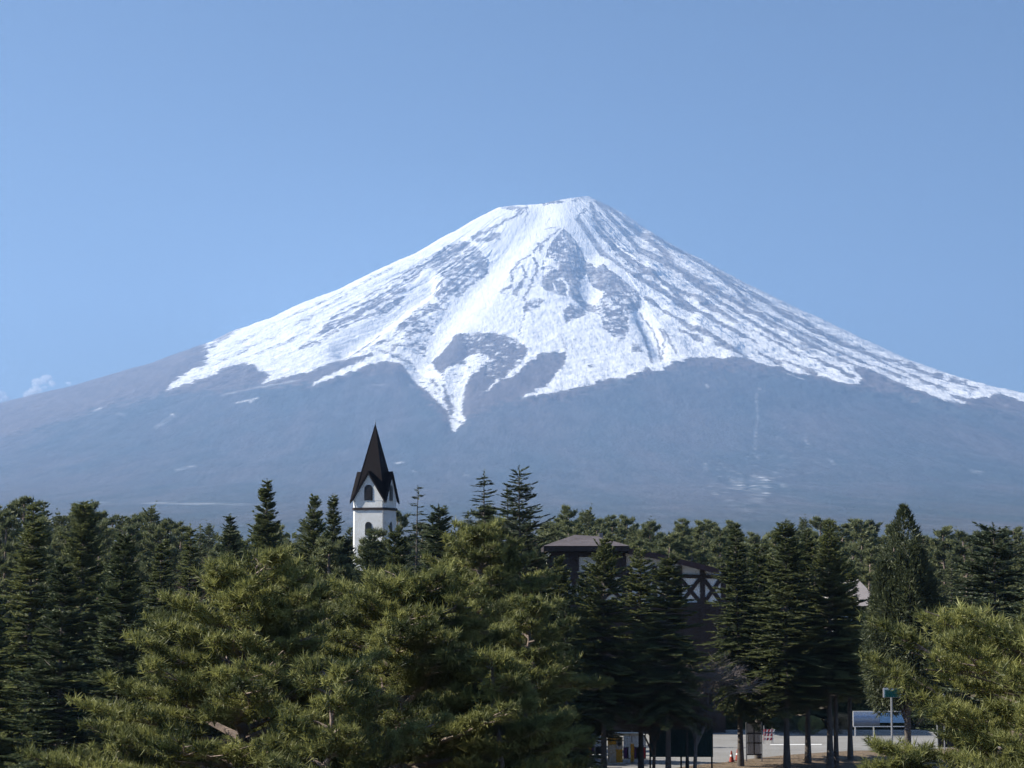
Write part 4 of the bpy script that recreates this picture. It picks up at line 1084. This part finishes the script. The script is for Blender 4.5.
# ------------------------------------------------------------------ timber framed lodge
def lodge():
    d = 150.
    def X(px): return at(px, HORIZON, d)[0]
    def z(py): return at(512, py, d)[2]
    x0 = X(585)
    root = thing("timber_lodge", "big timber framed lodge with dark crossed braces on white walls and low brown roofs", "building", (x0, d, 0))
    def lx(px): return X(px) - x0
    w = part("wall", (g := Geo(), g.box(lx(549), lx(624), 0, 11, -.2, z(553)))[0], "cream_wall", root)
    g = Geo()
    g.box(lx(549) - .03, lx(624) + .03, -.06, -.003, z(608), z(602)); g.box(lx(549) - .03, lx(624) + .03, -.06, -.003, z(577), z(572))
    g.box(lx(549), lx(625), -.065, -.003, z(557), z(552))
    for px in (549, 574, 599, 624): g.box(lx(px) - .16, lx(px) + .16, -.08, -.003, -.2, z(556))
    g.box(lx(568), lx(579), -.09, -.003, z(571), z(556))
    g.box(lx(551), lx(567.5), -.04, -.003, z(571.5), z(557.5)); g.box(lx(603), lx(622), -.04, -.003, z(571.5), z(557.5))
    for p0, p1 in ((551, 573), (576, 598), (601, 623)):
        for s in (0, 1):
            A = (lx(p0 if s else p1), -.05 - .02 * s, z(578)); B = (lx(p1 if s else p0), -.05 - .02 * s, z(601))
            dx, dz = B[0] - A[0], B[2] - A[2]; L = math.hypot(dx, dz); nx, nz = -dz / L * .13, dx / L * .13
            g.prism([(A[0] + nx, A[2] + nz), (B[0] + nx, B[2] + nz), (B[0] - nx, B[2] - nz), (A[0] - nx, A[2] - nz)], A[1] - .02, A[1])
    part("timber_frame", g, "dark_timber", root)
    g = Geo(); g.box(lx(549) - .01, lx(624) + .01, -.02, -.002, -.2, z(608.5)); part("lower_wall", g, "dark_timber", root)
    # hip roof with deep fascia
    g = Geo(); e = 1.0; za, zr = z(546), z(533.5)
    xa, xb = lx(543), lx(629); y0, y1 = -e, 12.
    V = [(xa, y0, za), (xb, y0, za), (xb, y1, za), (xa, y1, za), (lx(577), 5.4, zr), (lx(600), 5.4, zr - .1)]
    g.add(V, [(0, 1, 5, 4), (2, 3, 4, 5)]); g.add(V, [(1, 2, 5), (3, 0, 4)]); g.add([(x, y, za - .01) for x, y, _ in V[:4]], [(3, 2, 1, 0)])
    rf = part("roof", g, "lodge_roof", root)
    g = Geo(); g.box(xa + .03, xb - .03, y0 + .03, y1 - .03, za - .36, za - .012); part("fascia", g, "dark_timber", rf)
    g = Geo(); g.box(lx(602), lx(606), 5, 5.4, zr - .3, zr + .12); part("ridge_vent", g, "grey_roof", rf)
    # right wing under a falling roof
    g = Geo(); g.prism([(lx(626), -.2), (lx(724), -.2), (lx(724), z(571)), (lx(700), z(566)), (lx(655), z(557)), (lx(626), z(553))], .5, 9); part("wing_wall", g, "white_plaster", root)
    g = Geo(); T = [(628, 548.5), (655, 553), (684, 560), (718, 568.5)]
    g.prism([(lx(a), z(b)) for a, b in T] + [(lx(a), z(b + 5.5)) for a, b in T[::-1]], -.9, 9.5); part("wing_roof", g, "maroon_roof", root)
    g = Geo(); yy = .5
    def bar(a, b, t=.14, dy=0):
        A = (lx(a[0]), z(a[1])); B = (lx(b[0]), z(b[1])); dx, dz = B[0] - A[0], B[1] - A[1]; L = math.hypot(dx, dz); nx, nz = -dz / L * t, dx / L * t
        g.prism([(A[0] + nx, A[1] + nz), (B[0] + nx, B[1] + nz), (B[0] - nx, B[1] - nz), (A[0] - nx, A[1] - nz)], yy - .07 - dy, yy - .003)
    for px in (630, 655, 680, 703, 724): bar((px, 640), (px, 566), .17, .03)
    bar((626, 606), (726, 606), .24, .05); bar((626, 575), (726, 577), .12, .04)
    for p, q in ((632, 653), (657, 678), (682, 701), (705, 722)):
        bar((p, 602), (q, 578), .13, .0); bar((p, 580), (q, 603), .13, .012)
    part("wing_frame", g, "dark_timber", root)
    g = Geo(); g.box(lx(626), lx(725), yy - .04, yy - .002, -.2, z(609)); part("wing_lower_wall", g, "dark_timber", root)
    for px in (640, 667): 
        g = Geo(); g.box(lx(px) - .6, lx(px) + .6, yy - .06, yy - .045, z(640), z(616)); part("window", g, "dark_glass", root)
lodge()

def hip_house(name, label, px0, px1, ridge, eave, d, mat, wall, rid=(.3, .7), cat="building", depth=7.):
    X = lambda p: at(p, HORIZON, d)[0]; z = lambda p: at(512, p, d)[2]
    cx = (X(px0) + X(px1)) / 2; h = (X(px1) - X(px0)) / 2
    root = thing(name, label, cat, (cx, d, 0))
    za, zr = z(eave), z(ridge)
    g = Geo(); g.box(-h + .5, h - .5, .5, depth - .5, -.2, za); part("wall", g, wall, root)
    V = [(-h, 0, za), (h, 0, za), (h, depth, za), (-h, depth, za), (-h + 2 * h * rid[0], depth / 2, zr), (-h + 2 * h * rid[1], depth / 2, zr)]
    g = Geo(); g.add(V, [(0, 1, 5, 4), (2, 3, 4, 5)]); g.add(V, [(1, 2, 5), (3, 0, 4)]); g.add([(x, y, za - .01) for x, y, _ in V[:4]], [(3, 2, 1, 0)])
    r = part("roof", g, mat, root)
    g = Geo(); g.box(-h + .04, h - .04, .04, depth - .04, za - .3, za - .012); part("fascia", g, "dark_timber", r)
    for s in (-.5, .15, .6):
        g = Geo(); g.box(h * s - .5, h * s + .5, .44, .5 - .002, za - 2.1, za - .8); w = part("window", g, "dark_glass", root)
        g = Geo(); g.box(h * s - .57, h * s + .57, .46, .5 - .001, za - 2.17, za - .73); part("window_frame", g, "white_paint", w)
    return root
hip_house("hip_roof_house", "house with a pale grey hip roof between the firs and the bushy upright evergreen", 826, 884, 579.5, 606, 162, "grey_roof", "dark_timber", (.35, .68))

def vault_hall():
    d = 151.; X = lambda p: at(p, HORIZON, d)[0]; z = lambda p: at(512, p, d)[2]; cx = X(572)
    root = thing("gate_hall", "low hall with a dull grey curved roof behind the entrance gate", "building", (cx, d, 0))
    g = Geo(); h = X(598) - cx; g.box(-h, h, 0, 6, -.1, z(674)); part("wall", g, "cream_wall", root)
    g = Geo(); a = np.linspace(0, math.pi, 15); o = [((h + .3) * math.cos(t), z(674) + (z(660.5) - z(674)) * math.sin(t)) for t in a]
    g.prism(o + [(-h - .3, z(674) - .2), (h + .3, z(674) - .2)], -.4, 6.4); part("roof", g, "grey_roof", root, False)
    for s in (-.55, 0, .55):
        g = Geo(); g.box(h * s - .5, h * s + .5, -.03, -.002, .9, 2.4); part("window", g, "dark_glass", root)
    g = Geo(); g.box(h * .75, h * .95, -.04, -.002, 0, 2.1); part("door", g, "dark_timber", root)
vault_hall()

def booth():
    d = 151.; X = lambda p: at(p, HORIZON, d)[0]; z = lambda p: at(512, p, d)[2]; cx = X(514)
    root = thing("painted_booth", "gabled booth with a light blue front and a crimson side panel, glimpsed through pine boughs", "booth", (cx, d, 0))
    l = lambda p: X(p) - cx
    g = Geo(); g.prism([(l(494), 0), (l(523.4), 0), (l(523.4), z(652.5)), (l(518), z(650.5)), (l(494), z(658))], 0, 3.2); part("front_wall", g, "sky_blue_paint", root)
    g = Geo(); g.prism([(l(523.6), 0), (l(544), 0), (l(544), z(655.5)), (l(523.6), z(657))], .1, 3.); part("side_panel", g, "red_paint", root)
    g = Geo(); g.prism([(l(492), z(659)), (l(518), z(650.3)), (l(525), z(652.6)), (l(525), z(651)), (l(518), z(648.6)), (l(492), z(657.2))], -.35, 3.4); part("roof", g, "dark_timber", root)
    g = Geo(); g.box(l(502), l(512), -.03, -.002, 1.0, 2.1); part("window", g, "dark_glass", root)
booth()

# ------------------------------------------------------------------ street furniture
def place(name, label, cat, px, d, rz=0., group=None):
    return thing(name, label, cat, (ray(px, HORIZON)[0] * d, d, .012), rz, group)
def zat(py, d): return at(512, py, d)[2] - .012
def wpx(n, d): return n / F * d

def green_board():
    d = 122.; root = place("signboard", "large dark green board on posts seen from behind, beside the pale road", "signboard", 680, d)
    h = wpx(31.5, d); z0, z1 = zat(757, d), zat(694, d)
    g = Geo(); g.box(-h, h, -.04, .04, z0, z1); part("panel", g, "green_board", root)
    for x in (-h + .05, 0, h - .06):
        g = Geo(); g.box(x - .045, x + .045, .045, .13, -.02, z1 - .05); part("post", g, "dark_timber", root)
    g = Geo(); g.box(-h, h, .045, .085, z1 - .5, z1 - .42); g.box(-h, h, .045, .085, z0 + .4, z0 + .48); part("rail", g, "dark_timber", root)
green_board()

def notice_board():
    d = 128.; root = place("notice_board", "tall grey panelled notice board in a dark frame behind a thin trunk", "notice board", 752.5, d)
    h = wpx(7.6, d); z0, z1 = zat(754.5, d), zat(722.5, d)
    for x in (-h, h):
        g = Geo(); g.box(x - .03, x + .03, -.03, .03, -.02, z1); part("post", g, "steel_grey", root)
    rows = [z0, z0 + (z1 - z0) * .36, z0 + (z1 - z0) * .66, z1 - .03]
    for a, b_ in zip(rows[:-1], rows[1:]):
        for s in (-1, 1):
            g = Geo(); xa, xb = (s * h * .06, s * (h - .05)) if s > 0 else (s * (h - .05), s * h * .06)
            g.box(xa, xb, -.015, .015, a + .04, b_ - .04); part("panel", g, "panel_grey", root)
    g = Geo()
    for zz in rows: g.box(-h + .03, h - .03, -.028, .028, zz - .035, zz + .035)
    g.box(-.03, .03, -.025, .025, z0 + .036, z1 - .07); part("frame", g, "dark_timber", root)
notice_board()

CONE = None
for px, d, lab in ((730, 127.5, "dull red traffic cone standing left of the pair by the pale trunk"), (736, 128.6, "dull red traffic cone nearest the pale trunk, right of the pair")):
    if CONE is None:
        CONE = place("traffic_cone", lab, "traffic cone", px, d, group="traffic cones")
        g = Geo(); g.box(-.19, .19, -.19, .19, 0, .035); part("base", g, "black_rubber", CONE)
        g = Geo(); g.tube([(0, 0, .036), (0, 0, .28), (0, 0, .62), (0, 0, .66)], [.15, .105, .038, .03], 12); part("cone", g, "cone_red", CONE, True)
        g = Geo(); g.tube([(0, 0, .34), (0, 0, .44)], [.099, .080], 12); part("reflective_band", g, "white_paint", CONE, True)
    else: copy_thing(CONE, (ray(px, HORIZON)[0] * d, d, .012), .4, lab)

def barrier():
    d = 141.; root = place("road_barrier", "small red and white striped barrier at the kerb right of the notice board", "barrier", 766.5, d, .15)
    h = wpx(4.8, d); z1 = zat(725.5, d)
    for x in (-h + .04, h - .04):
        g = Geo(); g.rods([(x, -.18, 0), (x, .18, 0)], [(x, 0, z1), (x, 0, z1)], .018, .018, 6); part("leg", g, "steel_grey", root)
    for i, zz in enumerate((.22, .48, .74)):
        g = Geo(); g.box(-h, h, -.05, -.02, zz, zz + .17); p = part("rail", g, "red_paint", root)
        g = Geo()
        for k in range(3):
            x = -h + .08 + k * .22 + i * .04; g.prism([(x, zz + .002), (x + .09, zz + .002), (x + .15, zz + .168), (x + .06, zz + .168)], -.056, -.0505)
        part("stripe", g, "white_paint", p)
barrier()

# billboard with a printed view
m, n, l, p = material("printed_view")
tc = n.new("ShaderNodeTexCoord"); sp = n.new("ShaderNodeSeparateXYZ"); l.new(tc.outputs["Generated"], sp.inputs[0])
nz = n.new("ShaderNodeTexNoise"); nz.inputs["Scale"].default_value = 5; l.new(tc.outputs["Generated"], nz.inputs["Vector"])
ad = n.new("ShaderNodeMath"); ad.operation = 'MULTIPLY_ADD'; l.new(nz.outputs["Fac"], ad.inputs[0]); ad.inputs[1].default_value = .25; l.new(sp.outputs["Z"], ad.inputs[2])
r = n.new("ShaderNodeValToRGB"); e = r.color_ramp.elements
e[0].position = .12; e[0].color = (.10, .11, .12, 1); e[1].position = .95; e[1].color = (.45, .55, .72, 1)
for pos, c in ((.33, (.16, .18, .22)), (.42, (.12, .18, .30)), (.62, (.30, .36, .45)), (.80, (.20, .32, .55))):
    q = e.new(pos); q.color = (*c, 1)
l.new(ad.outputs[0], r.inputs["Fac"]); l.new(r.outputs[0], p.inputs["Base Color"]); p.inputs["Roughness"].default_value = .5
def billboard():
    d = 147.; root = place("billboard", "long low billboard with a bluish landscape picture beyond the road", "billboard", 877, d)
    h = wpx(25, d); z0, z1 = zat(726, d), zat(712, d)
    g = Geo(); g.box(-h, h * .02, -.03, .03, z0, z1); part("picture_panel", g, "printed_view", root)
    g = Geo(); g.box(h * .03, h, -.035, .03, z0 + .22, z1 - .06); part("blue_panel", g, "sky_blue_paint", root)
    g = Geo(); g.box(-h - .05, h + .05, -.05, .05, z1 + .002, z1 + .06); g.box(-h - .05, h + .05, -.05, .05, z0 - .06, z0 - .002); g.box(-h - .06, -h - .003, -.05, .05, z0 - .001, z1 + .001); g.box(h + .003, h + .06, -.05, .05, z0, z1)
    part("frame", g, "white_paint", root)
    for x in (-h + .1, -.35, h * .5):
        g = Geo(); g.box(x - .035, x + .035, .055, .12, -.02, z1); part("post", g, "white_paint", root)
billboard()

def arrow_sign():
    d = 106.; root = place("direction_sign", "dark green direction sign with a stepped white border above the billboard", "sign", 890, d)
    c = lambda px, py: (wpx(px - 890, d), zat(py, d))
    O = [c(881.5, 697.5), c(881.5, 688), c(892, 688), c(898, 684), c(903.5, 685.5), c(901.5, 689), c(898.5, 697.5)]
    I = [c(883.2, 697.2), c(883.2, 690), c(892.6, 690), c(898.2, 687), c(900, 687.5), c(897.3, 697.2)]
    g = Geo(); g.prism(O, 0, .05); part("border", g, "white_paint", root)
    g = Geo(); g.prism(I, -.02, -.004); part("face", g, "sign_green", root)
    g = Geo(); g.rods((0, .1, -.02), (0, .1, c(890, 690)[1]), .05, .05, 8); part("post", g, "steel_grey", root)
arrow_sign()

def kiosk():
    d = 136.; root = place("bus_shelter", "pale blue ribbed canopy over dark panels, glimpsed through the nearest pine", "shelter", 949, d)
    h = wpx(11, d); z1, z0 = zat(707.5, d), zat(715, d)
    g = Geo(); g.box(-h, h, -.9, .9, z0, z0 + .08)
    for i in range(9): x = -h + .04 + i * (2 * h - .08) / 8; g.box(x - .03, x + .03, -.92, -.901, z0 - .02, z1)
    g.box(-h, h, -.9, -.86, z0 + .081, z1); part("canopy", g, "pale_blue_paint", root)
    for x in (-h + .08, h - .08):
        g = Geo(); g.rods((x, -.8, 0), (x, -.8, z0), .04, .04, 8); part("post", g, "steel_grey", root)
    g = Geo(); g.box(-h, h, .8, .86, .1, z0 - .01); part("back_panel", g, "dark_glass", root)
kiosk()
def vent_box():
    d = 140.; root = place("equipment_cabinet", "small white cabinet on a pole above the pale blue canopy", "cabinet", 935, d)
    g = Geo(); g.box(-.45, .45, -.2, .2, zat(704, d), zat(694, d)); part("box", g, "white_paint", root)
    g = Geo()
    for i in range(4): g.box(-.36, .36, -.225, -.203, zat(704, d) + .1 + i * .13, zat(704, d) + .15 + i * .13)
    part("louvre", g, "panel_grey", root)
    g = Geo(); g.rods((0, 0, -.02), (0, 0, zat(704, d) - .003), .06, .06, 8); part("post", g, "steel_grey", root)
vent_box()

stand(make_shrub("shrub", "round sunlit pale green shrub at the kerb beyond the road", 601, 1.7, 1.5, 1.15, n=2600), 808, 149.2, .01)
stand(make_shrub("shrub", "brownish leafless looking shrub beside the billboard's left post", 602, 1.6, 1.3, 1.3, mat="dry_grass", n=1500, L=.14, W=.02), 838, 149.5, .01)
stand(make_shrub("shrub", "low dark shrub behind the kerb left of the pale green shrub", 603, 3.2, 1.5, 1.0, mat="dark_needles", n=2600), 786, 151, .01)
for i, px in enumerate((715, 736, 860, 885, 912, 940)):
    stand(make_shrub("shrub", "dark hedge shrub in shade along the far side of the road", 610 + i, 2.6, 1.6, 1.5, mat="dark_needles", n=2200, group="hedge shrubs along the road"), px, 152.5, .01)

# ------------------------------------------------------------------ entrance gate
def lamp(px, d, lab, top):
    root = place("street_lamp", lab, "street lamp", px, d, group="street lamps at the gate"); h = zat(top, d)
    g = Geo(); g.tube([(0, 0, 0), (0, 0, .3), (0, 0, h)], [.06, .045, .03], 8); part("pole", g, "steel_grey", root, True)
    g = Geo(); g.rods((-.32, 0, h - .03), (.32, 0, h + .02), .02, .02, 6); part("crossbar", g, "steel_grey", root)
    for s in (-1, 1):
        g = Geo(); g.tube([(s * .32, 0, h - .04), (s * .34, -.02, h + .05), (s * .42, -.1, h + .07)], [.05, .075, .03], 8); part("lamp_head", g, "white_paint", root, True)
lamp(594, 128, "slim grey lamp post with two small heads left of the yellow ticket machine", 704)
lamp(631, 128, "slim grey lamp post with two small heads right of the yellow ticket machine", 705)

def ticket_machine():
    d = 127.; root = place("ticket_machine", "ochre yellow ticket machine with a round sign on its face", "ticket machine", 614.5, d)
    h = wpx(7.2, d); z1 = zat(735.5, d)
    g = Geo(); g.box(-h, h, -.25, .25, .06, z1 - .1); part("body", g, "yellow_paint", root)
    g = Geo(); g.box(-h - .3, h + .9, -.45, .4, z1 + .002, z1 + .16); part("roof", g, "cream_wall", root)
    g = Geo(); g.box(-h + .02, h * .1, -.3, -.252, .1, z1 - .5); part("front_panel", g, "cream_wall", root)
    g = Geo(); g.box(h * .15, h - .03, -.29, -.252, z1 - .75, z1 - .2); b = part("screen_panel", g, "panel_grey", root)
    g = Geo(); a = np.linspace(0, 2 * math.pi, 17)[:-1]; g.prism([(h * .55 + .12 * math.cos(t), z1 - .45 + .12 * math.sin(t)) for t in a], -.31, -.292); part("round_sign", g, "dark_glass", b)
    g = Geo(); g.box(-h - .05, h + .05, -.4, .3, -.01, .058); part("plinth", g, "white_paint", root)
ticket_machine()

def low_wall(lab, px0, px1, d, top, panels):
    root = place("gate_wall", lab, "wall", (px0 + px1) / 2, d); h = wpx(px1 - px0, d) / 2; z1 = zat(top, d)
    g = Geo(); g.box(-h, h, -.08, .08, z1 * .48, z1); part("white_panel", g, "white_paint", root)
    g = Geo(); g.box(-h, h, -.04, .04, -.01, z1 * .48 - .002); part("dark_panel", g, "dark_glass", root)
    n_ = len(panels)
    for i, mm in enumerate(panels):
        if not mm: continue
        x = -h + (i + .5) * 2 * h / n_; g = Geo(); g.box(x - h / n_ * .7, x + h / n_ * .7, -.07, -.042, .05, z1 * .46); part("painted_panel", g, mm, root)
low_wall("white topped gate wall with dark lower panel left of the ticket machine", 588, 606, 130, 733, ["purple_paint", None, None])
low_wall("white topped gate wall with purple and pink lower panels right of the ticket machine", 622.5, 645, 130, 734.5, ["purple_paint", "white_paint", "purple_paint", None, "red_paint"])

def pillar(name, lab, px, d, w, top, mat, cap="white_paint", extra=None):
    root = place(name, lab, "gate post", px, d); h = wpx(w, d) / 2; z1 = zat(top, d)
    g = Geo(); g.box(-h, h, -h, h, .1, z1); part("shaft", g, mat, root)
    g = Geo(); g.box(-h - .04, h + .04, -h - .04, h + .04, -.01, .098); part("foot", g, "kerb_concrete", root)
    g = Geo(); g.box(-h - .03, h + .03, -h - .03, h + .03, z1 + .002, z1 + .06); part("cap", g, cap, root)
    if extra: extra(root, h, z1)
    return root
pillar("gate_post", "yellow gate post standing below the right hand lamp", 631.5, 127, 3.4, 744, "yellow_paint")
pillar("gate_post", "short yellow gate post between the red banner pillar and the left lamp", 588.5, 126.5, 4.6, 738, "yellow_paint")
def crest(root, h, z1):
    g = Geo(); g.box(-h * 1.5, h * 1.5, -h - .05, -h - .002, z1 - .5, z1 - .08); part("sign_plate", g, "red_paint", root)
    g = Geo()
    rg = np.random.default_rng(4)
    for k in range(12): x, z = rg.uniform(-h * .8, h * .6), rg.uniform(.4, 2.2); g.box(x, x + .1, -h - .012 - k * .0015, -h - .002, z, z + .1)
    part("flower_pattern", g, "purple_paint", root)
pillar("banner_pillar", "tall dark red banner pillar at the left of the entrance gate", 581.8, 125.5, 6.2, 717, "red_paint", "dark_timber", crest)
def banner(lab, px, d, w, top, mat):
    root = place("banner_stand", lab, "banner", px, d); h = wpx(w, d) / 2; z1 = zat(top, d)
    g = Geo(); g.box(-h, h, -.02, .02, .12, z1); part("cloth", g, mat, root)
    g = Geo(); g.rods([(-h - .03, 0, 0)], [(-h - .03, 0, z1 + .08)], .02, .02, 6); g.rods((-h - .03, 0, z1 + .05), (h, 0, z1 + .05), .012, .012, 5); part("pole", g, "steel_grey", root)
    g = Geo(); g.box(-h - .15, -h + .12, -.15, .15, -.01, .05); part("base", g, "black_rubber", root)
banner("cream banner on a stand just left of the red banner pillar", 575.5, 125, 5.4, 746, "cream_wall")
banner("orange banner on a stand, leftmost thing at the entrance gate", 569, 125.5, 6.0, 750, "orange_paint")

def table():
    d = 124.; root = place("table", "small white table on thin legs in front of the gate wall", "table", 597.5, d)
    g = Geo(); g.box(-.38, .38, -.25, .25, .70, .73); part("tabletop", g, "white_paint", root)
    for x in (-.34, .34):
        for y in (-.21, .21):
            g = Geo(); g.rods((x, y, 0), (x, y, .698), .015, .015, 6); part("leg", g, "steel_grey", root)
table()

# ------------------------------------------------------------------ parked cars glimpsed under the left firs
def car(name, lab, px, d, rz, paint):
    root = place(name, lab, "car", px, d, rz)
    prof = [(-2.1, .35), (-2.12, .72), (-1.95, .86), (-1.15, .95), (1.55, .98), (2.02, .90), (2.1, .6), (2.08, .35)]
    g = Geo(); g.prism(prof, -.84, .84); part("body", g, paint, root)
    cab = [(-1.1, .952), (-.45, 1.42), (.95, 1.45), (1.62, .982)]
    g = Geo(); g.prism(cab, -.74, .74); part("windows", g, "dark_glass", root)
    g = Geo(); g.prism([(-.5, 1.422), (-.40, 1.47), (.9, 1.50), (1.02, 1.44)], -.72, .72)
    for s in (-1, 1):
        for a, b_ in (((-1.1, .96), (-.45, 1.43)), ((.2, .98), (.2, 1.45)), ((.95, 1.45), (1.62, .98))): g.rods((a[0], s * .745, a[1]), (b_[0], s * .745, b_[1]), .035, .035, 5)
    part("roof", g, paint, root)
    for x in (-1.3, 1.3):
        for s in (-1, 1):
            g = Geo(); g.rods((x, s * .66, .32), (x, s * .86, .32), .32, .32, 16); w = part("wheel", g, "black_rubber", root)
            g = Geo(); g.rods((x, s * .861, .32), (x, s * .872, .32), .19, .19, 10); part("rim", g, "steel_grey", w)
    for s in (-1, 1):
        g = Geo(); g.box(-2.14, -2.0, s * .6 - .16, s * .6 + .16, .62, .76); part("headlight", g, "panel_grey", root)
        g = Geo(); g.box(2.04, 2.115, s * .65 - .1, s * .65 + .1, .66, .84); part("taillight", g, "red_paint", root)
    return root
car("parked_car", "white parked car in the shade at the lower left, seen past the pine boughs", 60, 122, .5, "white_paint")
car("parked_car", "dark blue parked car in the bottom left corner behind a fir trunk", 6, 112, .3, "navy_paint")
